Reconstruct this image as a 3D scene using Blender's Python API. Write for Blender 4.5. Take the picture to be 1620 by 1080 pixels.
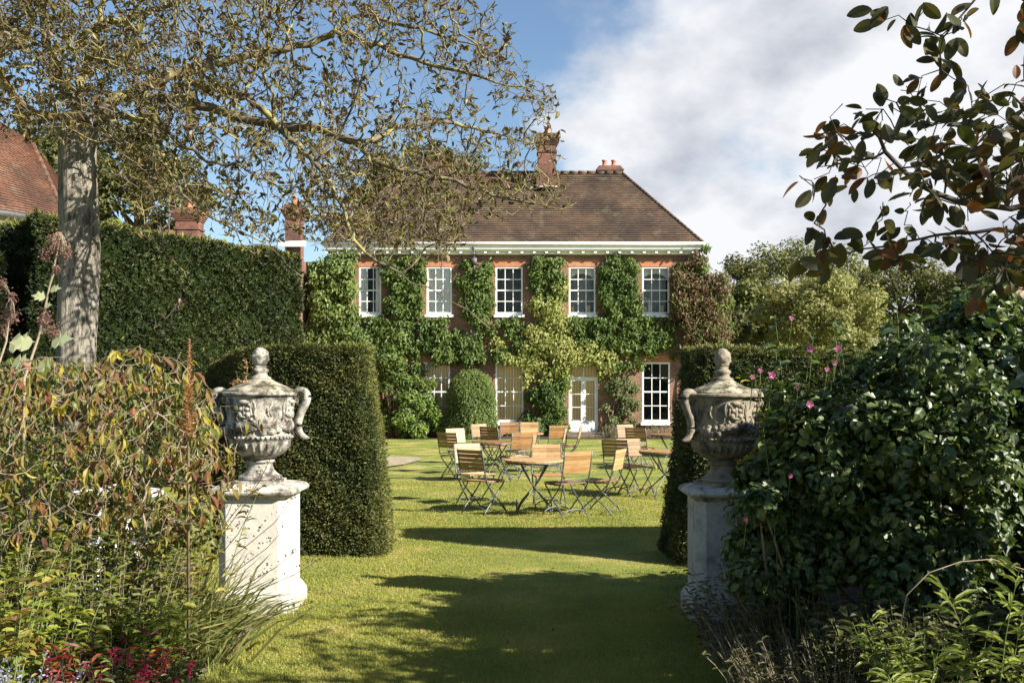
import bpy, math, random
import numpy as np
from mathutils import Vector, kdtree
R = math.radians
for o in list(bpy.data.objects):
    bpy.data.objects.remove(o)
S = bpy.context.scene
C = S.collection
# ------------------------------------------------------------------ camera, world, sun, exposure
F = 1600.0; HY = 608.0; CH = 1.8                 # focal length in photo pixels, horizon row, eye height
cam = bpy.data.cameras.new('camera'); camo = bpy.data.objects.new('camera', cam); C.objects.link(camo)
camo.location = (0, 0, CH); camo.rotation_euler = (R(90), 0, 0)
cam.sensor_width = 36; cam.lens = 36 * F / 1620; cam.shift_y = (HY - 540) / 1620
cam.clip_start = 0.1; cam.clip_end = 3000
S.camera = camo
S.view_settings.view_transform = 'Standard'; S.view_settings.look = 'None'
S.view_settings.gamma = 1; S.view_settings.exposure = 1.5
S.cycles.max_bounces = 6; S.cycles.diffuse_bounces = 2; S.cycles.glossy_bounces = 2
S.cycles.transmission_bounces = 3; S.cycles.transparent_max_bounces = 6
SUN = Vector((0.883 * .857, -0.469 * .857, .515)).normalized()
sl = bpy.data.lights.new('sun', 'SUN'); sl.energy = 5.0; sl.angle = R(.5); sl.color = (1, .945, .85)
so = bpy.data.objects.new('sun', sl); C.objects.link(so)
so.rotation_euler = SUN.to_track_quat('Z', 'Y').to_euler()
W = bpy.data.worlds.new('World'); S.world = W; W.use_nodes = True
def world():
    nt = W.node_tree; n = nt.nodes; l = nt.links; n.clear()
    out = n.new('ShaderNodeOutputWorld'); bg = n.new('ShaderNodeBackground'); bg.inputs[1].default_value = .055
    sky = n.new('ShaderNodeTexSky'); sky.sky_type = 'NISHITA'; sky.sun_disc = False
    sky.sun_elevation = R(31); sky.sun_rotation = math.atan2(SUN.x, SUN.y); sky.dust_density = .15; sky.air_density = 1.1; sky.ozone_density = 3.0
    tc = n.new('ShaderNodeTexCoord'); sep = n.new('ShaderNodeSeparateXYZ'); l.new(tc.outputs['Generated'], sep.inputs[0])
    def m(op, a, b, c=None):
        k = n.new('ShaderNodeMath'); k.operation = op
        for i, v in enumerate((a, b, c)):
            if v is None: continue
            if isinstance(v, (int, float)): k.inputs[i].default_value = v
            else: l.new(v, k.inputs[i])
        return k.outputs[0]
    zz = m('ADD', m('MAXIMUM', sep.outputs[2], 0.0), .55)
    u = m('DIVIDE', sep.outputs[0], zz); v = m('DIVIDE', sep.outputs[1], zz)
    cb = n.new('ShaderNodeCombineXYZ'); l.new(u, cb.inputs[0]); l.new(v, cb.inputs[1]); cb.inputs[2].default_value = 3.1
    def noise(sc, det, rough, off):
        mp = n.new('ShaderNodeMapping'); mp.inputs['Location'].default_value = off; l.new(cb.outputs[0], mp.inputs[0])
        k = n.new('ShaderNodeTexNoise'); k.inputs['Scale'].default_value = sc; k.inputs['Detail'].default_value = det
        k.inputs['Roughness'].default_value = rough; l.new(mp.outputs[0], k.inputs[0]); return k.outputs[0]
    n1 = noise(3.4, 9, .55, (4.3, 1.2, 0)); n2 = noise(4.6, 7, .55, (9.1, 5.2, 2)); n3 = noise(2.2, 3, .5, (1.7, 8.8, 5))
    # cover grows towards the east (right of the view); blue in the west
    side = m('MULTIPLY', m('SUBTRACT', sep.outputs[0], .05), 2.4)
    side = m('ADD', m('MINIMUM', side, .22), m('MINIMUM', m('MULTIPLY', m('SUBTRACT', sep.outputs[1], .55), 2.0), 0.0))   # clear sky to the south
    cov = m('ADD', m('ADD', n1, -.5), side)
    low = m('MULTIPLY', m('SUBTRACT', .16, sep.outputs[2]), 1.3)   # cloud bank near the horizon
    cov = m('ADD', cov, m('MAXIMUM', low, -.05))
    mr = n.new('ShaderNodeMapRange'); mr.interpolation_type = 'SMOOTHSTEP'
    mr.inputs[1].default_value = -.07; mr.inputs[2].default_value = .13; l.new(cov, mr.inputs[0])
    cr = n.new('ShaderNodeValToRGB'); e = cr.color_ramp.elements
    e[0].position = .43; e[0].color = (3.5, 3.7, 4.25, 1); e[1].position = .55; e[1].color = (6.1, 6.2, 6.4, 1)
    l.new(m('ADD', m('MULTIPLY', n2, .55), m('MULTIPLY', n3, .45)), cr.inputs[0])
    mix = n.new('ShaderNodeMix'); mix.data_type = 'RGBA'
    l.new(mr.outputs[0], mix.inputs[0]); l.new(sky.outputs[0], mix.inputs[6]); l.new(cr.outputs[0], mix.inputs[7])
    l.new(mix.outputs[2], bg.inputs[0]); l.new(bg.outputs[0], out.inputs[0])
world()

# ------------------------------------------------------------------ helpers
def P(px, py, Y):                                 # a point of the photograph at distance Y, in metres
    return np.array([(px - 810) / F * Y, Y, CH - (py - HY) / F * Y])
def nrm(a):
    return a / np.maximum(np.linalg.norm(a, axis=-1, keepdims=True), 1e-9)
def rng(s): return np.random.default_rng(s)
def mesh_np(name, V, faces, mat, parent=None, smooth=False, uv=False):
    """faces: list of int arrays (M,k)"""
    V = np.asarray(V, np.float32).reshape(-1, 3)
    faces = [np.asarray(f, np.int32) for f in faces if len(f)]
    me = bpy.data.meshes.new(name)
    me.vertices.add(len(V)); me.vertices.foreach_set('co', V.ravel())
    nl = sum(f.size for f in faces); npol = sum(len(f) for f in faces)
    me.loops.add(nl); me.polygons.add(npol)
    me.loops.foreach_set('vertex_index', np.concatenate([f.ravel() for f in faces]))
    tot = np.concatenate([np.full(len(f), f.shape[1], np.int32) for f in faces])
    st = np.concatenate([[0], np.cumsum(tot)[:-1]]).astype(np.int32)
    me.polygons.foreach_set('loop_start', st); me.polygons.foreach_set('loop_total', tot)
    me.polygons.foreach_set('use_smooth', np.full(npol, bool(smooth)))
    me.update(calc_edges=True)
    if uv:
        lay = me.uv_layers.new(name='UVMap')
        for p in me.polygons:
            nn = p.normal
            t = Vector((-nn.y, nn.x, 0))
            t = t.normalized() if t.length > .05 else Vector((1, 0, 0))
            b = nn.cross(t)
            for li in p.loop_indices:
                co = me.vertices[me.loops[li].vertex_index].co
                lay.data[li].uv = (co.dot(t), co.dot(b))
    me.materials.append(mat)
    o = bpy.data.objects.new(name, me); C.objects.link(o)
    if parent: o.parent = parent
    return o
class MB:
    def __init__(s): s.v = []; s.f = {}; s.n = 0
    def add(s, V, Fs):
        V = np.asarray(V, float).reshape(-1, 3)
        for f in Fs:
            s.f.setdefault(len(f), []).append([i + s.n for i in f])
        s.v.append(V); s.n += len(V); return s
    def box(s, x0, x1, y0, y1, z0, z1):
        V = [(x, y, z) for x in (x0, x1) for y in (y0, y1) for z in (z0, z1)]
        return s.add(V, [(0, 1, 3, 2), (4, 6, 7, 5), (0, 4, 5, 1), (2, 3, 7, 6), (0, 2, 6, 4), (1, 5, 7, 3)])
    def tube(s, pts, r, k=8, sx=1., cap=True):
        pts = np.asarray(pts, float); m = len(pts); r = np.broadcast_to(r, (m,))
        d = np.gradient(pts, axis=0); d = nrm(d)
        ref = np.array([0, 0, 1.]) if abs(d[:, 2]).mean() < .8 else np.array([1., 0, 0])
        u = nrm(np.cross(d, ref)); w = nrm(np.cross(u, d))
        a = np.linspace(0, 2 * np.pi, k, endpoint=False)
        V = pts[:, None] + r[:, None, None] * (np.cos(a)[None, :, None] * u[:, None] * sx + np.sin(a)[None, :, None] * w[:, None])
        Fs = [(i * k + j, i * k + (j + 1) % k, (i + 1) * k + (j + 1) % k, (i + 1) * k + j) for i in range(m - 1) for j in range(k)]
        if cap: Fs += [tuple(range(k))[::-1], tuple((m - 1) * k + j for j in range(k))]
        return s.add(V.reshape(-1, 3), Fs)
    def ball(s, c, r, sc=(1, 1, 1), k=8, m=5):
        V = [(c[0], c[1], c[2] + r * sc[2])]
        for i in range(1, m):
            t = math.pi * i / m
            for j in range(k):
                a = 2 * math.pi * j / k
                V.append((c[0] + r * sc[0] * math.sin(t) * math.cos(a), c[1] + r * sc[1] * math.sin(t) * math.sin(a), c[2] + r * sc[2] * math.cos(t)))
        V.append((c[0], c[1], c[2] - r * sc[2])); L = len(V) - 1
        Fs = [(0, 1 + j, 1 + (j + 1) % k) for j in range(k)]
        for i in range(m - 2):
            for j in range(k):
                a = 1 + i * k + j; b = 1 + i * k + (j + 1) % k; Fs.append((a, a + k, b + k, b))
        Fs += [(L, L - k + (j + 1) % k, L - k + j) for j in range(k)]
        return s.add(V, Fs)
    def lathe(s, prof, k=48, c=(0, 0, 0), fn=None):
        prof = np.asarray(prof, float); a = np.linspace(0, 2 * np.pi, k, endpoint=False)
        V = np.zeros((len(prof), k, 3))
        for i, (r, z) in enumerate(prof):
            rr = np.full(k, r) if fn is None else fn(r, z, a)
            V[i, :, 0] = c[0] + rr * np.cos(a); V[i, :, 1] = c[1] + rr * np.sin(a); V[i, :, 2] = c[2] + z
        Fs = [(i * k + j, i * k + (j + 1) % k, (i + 1) * k + (j + 1) % k, (i + 1) * k + j) for i in range(len(prof) - 1) for j in range(k)]
        Fs += [tuple(range(k))[::-1], tuple((len(prof) - 1) * k + j for j in range(k))]
        return s.add(V.reshape(-1, 3), Fs)
    def prism(s, poly0, z0, poly1, z1):
        k = len(poly0)
        V = [(x, y, z0) for x, y in poly0] + [(x, y, z1) for x, y in poly1]
        return s.add(V, [(i, (i + 1) % k, k + (i + 1) % k, k + i) for i in range(k)] + [tuple(range(k))[::-1], tuple(range(k, 2 * k))])
    def build(s, name, mat, parent=None, smooth=False, uv=False, bevel=0):
        o = mesh_np(name, np.concatenate(s.v), [np.array(f) for f in s.f.values()], mat, parent, smooth, uv)
        if bevel:
            b = o.modifiers.new('bevel', 'BEVEL'); b.width = bevel; b.segments = 2; b.limit_method = 'ANGLE'
        return o
def tag(o, label=None, cat=None, group=None, kind=None):
    if label: o['label'] = label
    if cat: o['category'] = cat
    if group: o['group'] = group
    if kind: o['kind'] = kind
    return o
def empty(name, loc, label, cat, rz=0, group=None):
    o = bpy.data.objects.new(name, None); C.objects.link(o); o.location = loc; o.rotation_euler = (0, 0, rz)
    o.empty_display_size = .1
    return tag(o, label, cat, group)
def local(o, p): return np.asarray(p, float) - np.array(o.location)

# ---- leaf meshes
RH = (np.array([(0, 0, 0), (.45, .5, .03), (1, 0, -.08), (.45, -.5, .03)]), [(0, 1, 2, 3)])
L6 = (np.array([(0, 0, 0), (.28, .5, .1), (.68, .42, .06), (1, 0, -.18), (.68, -.42, .06), (.28, -.5, .1), (.5, 0, .0)]),
      [(0, 6, 2, 1), (6, 3, 2), (0, 5, 4, 6), (6, 4, 3)])
STRAP = (np.array([(0, -.5, 0), (0, .5, 0), (.4, -.5, .13), (.4, .5, .13), (.75, -.35, .1), (.75, .35, .1), (1, 0, -.06)]),
         [(0, 2, 3, 1), (2, 4, 5, 3), (4, 6, 5)])
_t = np.array([0, .06, .18, .34, .52, .7, .86, .96, 1.]); _w = np.array([0, .17, .36, .48, .5, .43, .28, .13, 0]); _c = -.16 * (_t - .35) ** 2 - .02
OV = (np.array([(t_, 0, c_) for t_, c_ in zip(_t, _c)] + [(t_, w_, c_ + .12 * w_) for t_, w_, c_ in zip(_t[1:8], _w[1:8], _c[1:8])] + [(t_, -w_, c_ + .12 * w_) for t_, w_, c_ in zip(_t[1:8], _w[1:8], _c[1:8])]),
      [(0, 1, 9), (7, 8, 15)] + [(i, i + 1, 9 + i, 8 + i) for i in range(1, 7)] + [(0, 16, 1), (7, 22, 8)] + [(i, 15 + i, 16 + i, i + 1) for i in range(1, 7)])
LOBE = (np.array([(0, 0, 0), (.05, .3, 0), (.3, .55, .04), (.36, .3, 0), (.62, .5, .03), (.66, .2, 0), (1, .0, -.08), (.66, -.2, 0), (.62, -.5, .03), (.36, -.3, 0), (.3, -.55, .04), (.05, -.3, 0), (.4, 0, .02)]),
        [(12, 0, 1, 2), (12, 2, 3, 4), (12, 4, 5, 6), (12, 6, 7, 8), (12, 8, 9, 10), (12, 10, 11, 0)])
def leaf_arrays(Pn, D, N, L, Wd, T):
    Pn = np.asarray(Pn); n = len(Pn); D = nrm(np.asarray(D) + 1e-6); Sd = nrm(np.cross(D, N) + 1e-6); N = np.cross(Sd, D)
    L = np.broadcast_to(L, (n,)); Wd = np.broadcast_to(Wd, (n,))
    t = T[0]
    V = Pn[:, None] + (L[:, None] * t[None, :, 0])[..., None] * D[:, None] + (Wd[:, None] * t[None, :, 1])[..., None] * Sd[:, None] + (L[:, None] * t[None, :, 2])[..., None] * N[:, None]
    k = len(t); base = (np.arange(n) * k)[:, None]
    by = {}
    for f in T[1]:
        by.setdefault(len(f), []).append(base + np.array(f)[None])
    return V.reshape(-1, 3), [np.concatenate(v) for v in by.values()]
def leaves(name, mat, Pn, D, N, L, Wd, T=RH, parent=None, smooth=False):
    V, Fs = leaf_arrays(Pn, D, N, L, Wd, T)
    if parent is not None: V = V - np.array(parent.location)
    return mesh_np(name, V, Fs, mat, parent, smooth)
def rdir(g, n): return nrm(g.normal(size=(n, 3)))

def clumps(g, centers, radii, n, squash=.8, shell=(.55, 1.05), up=.35):
    """points on the skins of many small clumps, with outward normals"""
    centers = np.asarray(centers); radii = np.asarray(radii, float)
    w = radii ** 2; idx = g.choice(len(centers), n, p=w / w.sum())
    d = rdir(g, n); r = radii[idx] * g.uniform(shell[0], shell[1], n) ** .6
    p = centers[idx] + d * r[:, None] * np.array([1, 1, squash])
    nn = nrm(d + np.array([0, 0, up]) + .45 * g.normal(size=(n, 3)))
    return p, nn
def leaf_dirs(g, nn, droop=.3):
    n = len(nn); t = rdir(g, n); t = nrm(np.cross(nn, t)); return nrm(t + .35 * nn + np.array([0, 0, -droop]))

# ---- branching
def skeleton_mesh(name, mat, pos, par, rad, sides=5, parent=None):
    pos = np.asarray(pos); par = np.asarray(par); rad = np.asarray(rad); n = len(pos)
    idx = np.where(par >= 0)[0]; pr = par[idx]
    d = nrm(pos[idx] - pos[pr])
    dirn = np.zeros_like(pos); dirn[idx] = d; dirn[dirn.any(axis=1) == False] = (0, 0, 1)
    main = np.full(n, -1); best = np.full(n, -1.)
    for i, p in zip(idx, pr):
        if rad[i] > best[p]: best[p] = rad[i]; main[p] = i
    ism = main[pr] == idx
    r0 = np.where(ism, rad[pr], rad[idx] * 1.05); d0 = np.where(ism[:, None], dirn[pr], d)
    # end ring direction: average with the main child
    d1 = d.copy(); ch = main[idx]; has = ch >= 0
    d1[has] = nrm(d[has] + dirn[ch[has]])
    d0 = nrm(d0 + d)
    a = np.linspace(0, 2 * np.pi, sides, endpoint=False)
    def ring(c, dd, r):
        ref = np.tile(np.array([.31, .22, .92]), (len(c), 1))
        ref[np.abs((dd * ref).sum(1)) > .93] = (1, 0, 0)
        u = nrm(np.cross(dd, ref)); w = np.cross(dd, u)
        return c[:, None] + r[:, None, None] * (np.cos(a)[None, :, None] * u[:, None] + np.sin(a)[None, :, None] * w[:, None])
    # keep one reference per edge so a tube never twists
    ref = np.tile(np.array([.31, .22, .92]), (len(idx), 1)); ref[np.abs((d * ref).sum(1)) > .9] = (1, 0, 0)
    def ring2(c, dd, r):
        u = nrm(np.cross(dd, ref)); w = np.cross(dd, u)
        return c[:, None] + r[:, None, None] * (np.cos(a)[None, :, None] * u[:, None] + np.sin(a)[None, :, None] * w[:, None])
    A = ring2(pos[pr], d0, r0); B = ring2(pos[idx], d1, rad[idx])
    V = np.concatenate([A, B], axis=1).reshape(-1, 3)
    base = (np.arange(len(idx)) * 2 * sides)[:, None]
    Fs = np.concatenate([base + np.array([j, (j + 1) % sides, sides + (j + 1) % sides, sides + j])[None] for j in range(sides)])
    if parent is not None: V = V - np.array(parent.location)
    return mesh_np(name, V, [Fs], mat, parent, smooth=True)
def colonize(seeds, att, step, infl, kill, iters, g, jitter=.35, bias=(0, 0, 0)):
    """seeds: list of polylines (first point of a later line joins the nearest node)"""
    pos = []; par = []
    for li, line in enumerate(seeds):
        line = [np.asarray(p, float) for p in line]
        # resample
        out = [line[0]]
        for a, b in zip(line[:-1], line[1:]):
            m = max(1, int(np.linalg.norm(b - a) / step))
            for q in range(1, m + 1): out.append(a + (b - a) * q / m + (g.normal(size=3) * step * .16 if q < m else 0))
        if li == 0 or not pos: prev = -1
        else:
            dd = np.linalg.norm(np.array(pos) - out[0], axis=1); prev = int(dd.argmin())
        for q, p in enumerate(out):
            pos.append(p); par.append(prev); prev = len(pos) - 1
    nseed = len(pos)
    alive = [Vector(a) for a in att]; bias = Vector(bias)
    for it in range(iters):
        kd = kdtree.KDTree(len(pos))
        for i, p in enumerate(pos): kd.insert(p, i)
        kd.balance()
        pull = {}; nxt = []
        for a in alive:
            co, i, d = kd.find(a)
            if d < kill: continue
            nxt.append(a)
            if d < infl:
                v = pull.get(i); q = (a - co).normalized()
                pull[i] = q if v is None else v + q
        alive = nxt
        if not pull: break
        for i, v in pull.items():
            v = v.normalized() + Vector(g.normal(size=3)) * jitter + bias
            v.normalize()
            pos.append(np.array(pos[i]) + np.array(v) * step); par.append(i)
        if len(alive) < 5: break
    pos = np.array(pos); par = np.array(par)
    return pos, par, nseed
def pipe(par, tip, expo=2.4, cap=None):
    n = len(par); acc = np.zeros(n)
    kids = np.zeros(n, int)
    for i in range(n):
        if par[i] >= 0: kids[par[i]] += 1
    for i in range(n - 1, -1, -1):
        if kids[i] == 0: acc[i] = tip ** expo
        if par[i] >= 0: acc[par[i]] += acc[i]
    r = acc ** (1 / expo)
    if cap is not None: r = np.minimum(r, cap)
    return r, kids
def poly_in(pts, poly):
    x, y = pts[:, 0], pts[:, 1]; ins = np.zeros(len(pts), bool); j = len(poly) - 1
    for i in range(len(poly)):
        xi, yi = poly[i]; xj, yj = poly[j]
        c = ((yi > y) != (yj > y)) & (x < (xj - xi) * (y - yi) / (yj - yi + 1e-9) + xi)
        ins ^= c; j = i
    return ins

# ------------------------------------------------------------------ materials
def M(name):
    m = bpy.data.materials.new(name); m.use_nodes = True; n = m.node_tree.nodes; l = m.node_tree.links
    b = n['Principled BSDF']; return m, n, l, b
def ramp(n, cols, interp='LINEAR'):
    c = n.new('ShaderNodeValToRGB'); e = c.color_ramp.elements; c.color_ramp.interpolation = interp
    while len(e) < len(cols): e.new(.5)
    for i, (p, k) in enumerate(cols): e[i].position = p; e[i].color = (*k, 1)
    return c
def noise_n(n, l, sc, det=4, rough=.55, coord='Object', scale3=None):
    tc = n.new('ShaderNodeTexCoord'); k = n.new('ShaderNodeTexNoise')
    k.inputs['Scale'].default_value = sc; k.inputs['Detail'].default_value = det; k.inputs['Roughness'].default_value = rough
    if scale3:
        mp = n.new('ShaderNodeMapping'); mp.inputs['Scale'].default_value = scale3; l.new(tc.outputs[coord], mp.inputs[0]); l.new(mp.outputs[0], k.inputs[0])
    else: l.new(tc.outputs[coord], k.inputs[0])
    return k
def math_n(n, l, op, a, b, c=None):
    k = n.new('ShaderNodeMath'); k.operation = op
    for i, v in enumerate((a, b, c)):
        if v is None: continue
        if isinstance(v, (int, float)): k.inputs[i].default_value = v
        else: l.new(v, k.inputs[i])
    return k.outputs[0]
def mix_n(n, l, f, a, b, mode='MIX'):
    k = n.new('ShaderNodeMix'); k.data_type = 'RGBA'; k.blend_type = mode
    if isinstance(f, (int, float)): k.inputs[0].default_value = f
    else: l.new(f, k.inputs[0])
    for i, v in ((6, a), (7, b)):
        if isinstance(v, tuple): k.inputs[i].default_value = (*v, 1)
        else: l.new(v, k.inputs[i])
    return k.outputs[2]
def leaf_mat(name, cols, rough=.5, trans=.3, patch=1.2, spread=.5, spec=.35):
    cols = [(c[0] * 1.22, c[1], c[2] * .9) if c[1] > c[0] and c[2] < c[1] * .6 else c for c in cols]
    m, n, l, b = M(name)
    geo = n.new('ShaderNodeNewGeometry')
    nz = noise_n(n, l, patch, 3)
    f = math_n(n, l, 'ADD', math_n(n, l, 'MULTIPLY', geo.outputs['Random Per Island'], spread), math_n(n, l, 'MULTIPLY', math_n(n, l, 'SUBTRACT', nz.outputs[0], .3), (1 - spread) * 2.2))
    k = len(cols); cr = ramp(n, [(i / max(1, k - 1), c) for i, c in enumerate(cols)])
    l.new(f, cr.inputs[0]); l.new(cr.outputs[0], b.inputs['Base Color'])
    b.inputs['Roughness'].default_value = rough; b.inputs['Specular IOR Level'].default_value = spec
    t = n.new('ShaderNodeBsdfTranslucent'); hs = n.new('ShaderNodeHueSaturation'); hs.inputs['Value'].default_value = 1.5; hs.inputs['Saturation'].default_value = 1.1
    l.new(cr.outputs[0], hs.inputs['Color']); l.new(hs.outputs[0], t.inputs[0])
    ms = n.new('ShaderNodeMixShader'); ms.inputs[0].default_value = trans
    l.new(b.outputs[0], ms.inputs[1]); l.new(t.outputs[0], ms.inputs[2]); l.new(ms.outputs[0], n['Material Output'].inputs[0])
    return m
def simple(name, col, rough=.6, metal=0, var=.15, sc=8, bump=0, spec=.5, col2=None):
    m, n, l, b = M(name)
    nz = noise_n(n, l, sc, 5)
    c2 = col2 or tuple(c * (1 - var * 1.6) for c in col); c1 = tuple(min(1, c * (1 + var)) for c in col)
    cr = ramp(n, [(.3, c2), (.7, c1)]); l.new(nz.outputs[0], cr.inputs[0]); l.new(cr.outputs[0], b.inputs['Base Color'])
    b.inputs['Roughness'].default_value = rough; b.inputs['Metallic'].default_value = metal; b.inputs['Specular IOR Level'].default_value = spec
    if bump:
        bp = n.new('ShaderNodeBump'); bp.inputs['Strength'].default_value = .6; bp.inputs['Distance'].default_value = bump
        l.new(nz.outputs[0], bp.inputs['Height']); l.new(bp.outputs[0], b.inputs['Normal'])
    return m
def brick_mat(name, c1, c2, mortar, w=.225, h=.075, ms=.008, dirt=.5, bump=.006, off=.5, rough=.85, coord='UV', moss=None):
    m, n, l, b = M(name)
    tc = n.new('ShaderNodeTexCoord'); bt = n.new('ShaderNodeTexBrick')
    nzd = noise_n(n, l, 9, 3, coord=coord); add = n.new('ShaderNodeVectorMath'); add.operation = 'MULTIPLY_ADD'
    add.inputs[1].default_value = (.012, .012, 0); l.new(nzd.outputs[1], add.inputs[0]); l.new(tc.outputs[coord], add.inputs[2])
    l.new(add.outputs[0], bt.inputs[0])
    bt.inputs['Scale'].default_value = 1; bt.inputs['Brick Width'].default_value = w; bt.inputs['Row Height'].default_value = h
    bt.inputs['Mortar Size'].default_value = ms; bt.inputs['Mortar Smooth'].default_value = .2; bt.offset = off
    bt.inputs['Color1'].default_value = (*c1, 1); bt.inputs['Color2'].default_value = (*c2, 1); bt.inputs['Mortar'].default_value = (*mortar, 1)
    nz = noise_n(n, l, 1.1, 6, .65); cr = ramp(n, [(.35, (1 - dirt,) * 3), (.62, (1.1, 1.08, 1.05))]); l.new(nz.outputs[0], cr.inputs[0])
    col = mix_n(n, l, 1.0, bt.outputs[0], cr.outputs[0], 'MULTIPLY')
    l.new(col, b.inputs['Base Color']); b.inputs['Roughness'].default_value = rough
    if moss:
        nm = noise_n(n, l, 2.3, 8, .72); fm = ramp(n, [(.54, (0,) * 3), (.66, (.75,) * 3)]); l.new(nm.outputs[0], fm.inputs[0])
        nl = noise_n(n, l, .45, 5, .65); fl_ = ramp(n, [(.42, (.72, .7, .68)), (.6, (1.25, 1.2, 1.15))]); l.new(nl.outputs[0], fl_.inputs[0])
        col = mix_n(n, l, fm.outputs[0], mix_n(n, l, 1., col, fl_.outputs[0], 'MULTIPLY'), moss); l.new(col, b.inputs['Base Color'])
    bp = n.new('ShaderNodeBump'); bp.inputs['Distance'].default_value = bump; bp.inputs['Strength'].default_value = 1; bp.invert = True
    l.new(bt.outputs['Fac'], bp.inputs['Height']); l.new(bp.outputs[0], b.inputs['Normal'])
    return m
def stone_mat(name, base, dark, lichen, rust=None, sc=6, bump=.01, dk=(.52, .68), grime=None):
    m, n, l, b = M(name)
    a = noise_n(n, l, sc, 10, .7); a2 = noise_n(n, l, sc * 5, 8, .7); a3 = noise_n(n, l, sc * .6, 4, .6)
    c1 = ramp(n, [(.3, tuple(x * .75 for x in base)), (.65, base)]); l.new(a2.outputs[0], c1.inputs[0])
    f1 = ramp(n, [(dk[0], (0,) * 3), (dk[1], (1,) * 3)]); l.new(a.outputs[0], f1.inputs[0])
    col = mix_n(n, l, f1.outputs[0], c1.outputs[0], dark)
    vo = n.new('ShaderNodeTexVoronoi'); vo.inputs['Scale'].default_value = sc * 3.5; tc = n.new('ShaderNodeTexCoord'); l.new(tc.outputs['Object'], vo.inputs[0])
    f2 = ramp(n, [(.16, (1,) * 3), (.3, (0,) * 3)]); l.new(vo.outputs['Distance'], f2.inputs[0])
    f3 = ramp(n, [(.5, (0,) * 3), (.6, (1,) * 3)]); l.new(a3.outputs[0], f3.inputs[0])
    col = mix_n(n, l, math_n(n, l, 'MULTIPLY', f2.outputs[0], f3.outputs[0]), col, lichen)
    if rust:
        a4 = noise_n(n, l, sc * 1.7, 6, .7, scale3=(1, 1, 1.3)); f4 = ramp(n, [(.62, (0,) * 3), (.7, (1,) * 3)]); l.new(a4.outputs[0], f4.inputs[0])
        col = mix_n(n, l, f4.outputs[0], col, rust)
    if grime:
        tz = n.new('ShaderNodeTexCoord'); sz = n.new('ShaderNodeSeparateXYZ'); l.new(tz.outputs['Object'], sz.inputs[0])
        gz = math_n(n, l, 'ADD', math_n(n, l, 'SUBTRACT', .42, math_n(n, l, 'MULTIPLY', sz.outputs[2], 1.4)), math_n(n, l, 'MULTIPLY', math_n(n, l, 'SUBTRACT', a.outputs[0], .5), 1.5)); gf = ramp(n, [(.1, (0,) * 3), (.55, (.8,) * 3)]); l.new(gz, gf.inputs[0])
        col = mix_n(n, l, gf.outputs[0], col, grime)
        st_ = noise_n(n, l, 5, 6, .7, scale3=(3, 3, .25)); sf = ramp(n, [(.56, (0,) * 3), (.72, (.45,) * 3)]); l.new(st_.outputs[0], sf.inputs[0]); col = mix_n(n, l, sf.outputs[0], col, tuple(x * .45 for x in base))
    l.new(col, b.inputs['Base Color']); b.inputs['Roughness'].default_value = .92
    bp = n.new('ShaderNodeBump'); bp.inputs['Distance'].default_value = bump; bp.inputs['Strength'].default_value = .8
    l.new(math_n(n, l, 'ADD', a.outputs[0], math_n(n, l, 'MULTIPLY', a2.outputs[0], .5)), bp.inputs['Height']); l.new(bp.outputs[0], b.inputs['Normal'])
    return m
def bark_mat(name, cA, cB, lich, lf=(.55, .68), sc=10, str3=(1, 1, .22), bump=.03, wave=False):
    m, n, l, b = M(name)
    a = noise_n(n, l, sc, 8, .7, scale3=str3); li = noise_n(n, l, 3.2, 6, .6)
    c = ramp(n, [(.36, cA), (.56, cB)]); l.new(a.outputs[0], c.inputs[0])
    f = ramp(n, [(lf[0], (0,) * 3), (lf[1], (1,) * 3)]); l.new(li.outputs[0], f.inputs[0])
    l.new(mix_n(n, l, f.outputs[0], c.outputs[0], lich), b.inputs['Base Color']); b.inputs['Roughness'].default_value = .9
    bp = n.new('ShaderNodeBump'); bp.inputs['Distance'].default_value = bump; bp.inputs['Strength'].default_value = 1
    l.new(a.outputs[0], bp.inputs['Height']); l.new(bp.outputs[0], b.inputs['Normal'])
    return m
MAT = {}
MAT['brick'] = brick_mat('red_brick', (.27, .12, .07), (.16, .08, .05), (.27, .22, .16), dirt=.35)
MAT['brick_dark'] = brick_mat('old_brick', (.23, .085, .05), (.12, .05, .035), (.17, .13, .1), dirt=.55)
MAT['arch'] = brick_mat('rubbed_brick', (.43, .17, .08), (.35, .13, .065), (.33, .22, .15), w=.07, h=.5, ms=.006, dirt=.1, off=0)
MAT['tile'] = brick_mat('clay_tile', (.11, .066, .038), (.068, .042, .026), (.042, .028, .018), w=.165, h=.1, ms=.006, dirt=.5, bump=.03, moss=(.12, .105, .06))
MAT['tile_red'] = brick_mat('red_clay_tile', (.21, .095, .052), (.13, .062, .038), (.06, .035, .025), w=.165, h=.1, ms=.008, dirt=.5, bump=.03, moss=(.16, .13, .08))
MAT['white'] = simple('white_paint', (.78, .77, .73), .5, var=.06, sc=3)
MAT['wall_white'] = simple('white_render', (.7, .68, .62), .8, var=.08, sc=2)
MAT['lead'] = simple('lead', (.09, .09, .09), .6, var=.2)
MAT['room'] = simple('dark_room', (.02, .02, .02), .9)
MAT['curtain'] = simple('white_curtain', (.8, .79, .75), .8, var=.08, sc=2)
MAT['blind'] = simple('grey_blind', (.3, .31, .34), .8, var=.1, sc=2)
m, n, l, b = M('tan_shutter'); w_ = n.new('ShaderNodeTexWave'); w_.bands_direction = 'X'; w_.inputs['Scale'].default_value = 3.2; w_.inputs['Distortion'].default_value = .6
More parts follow.
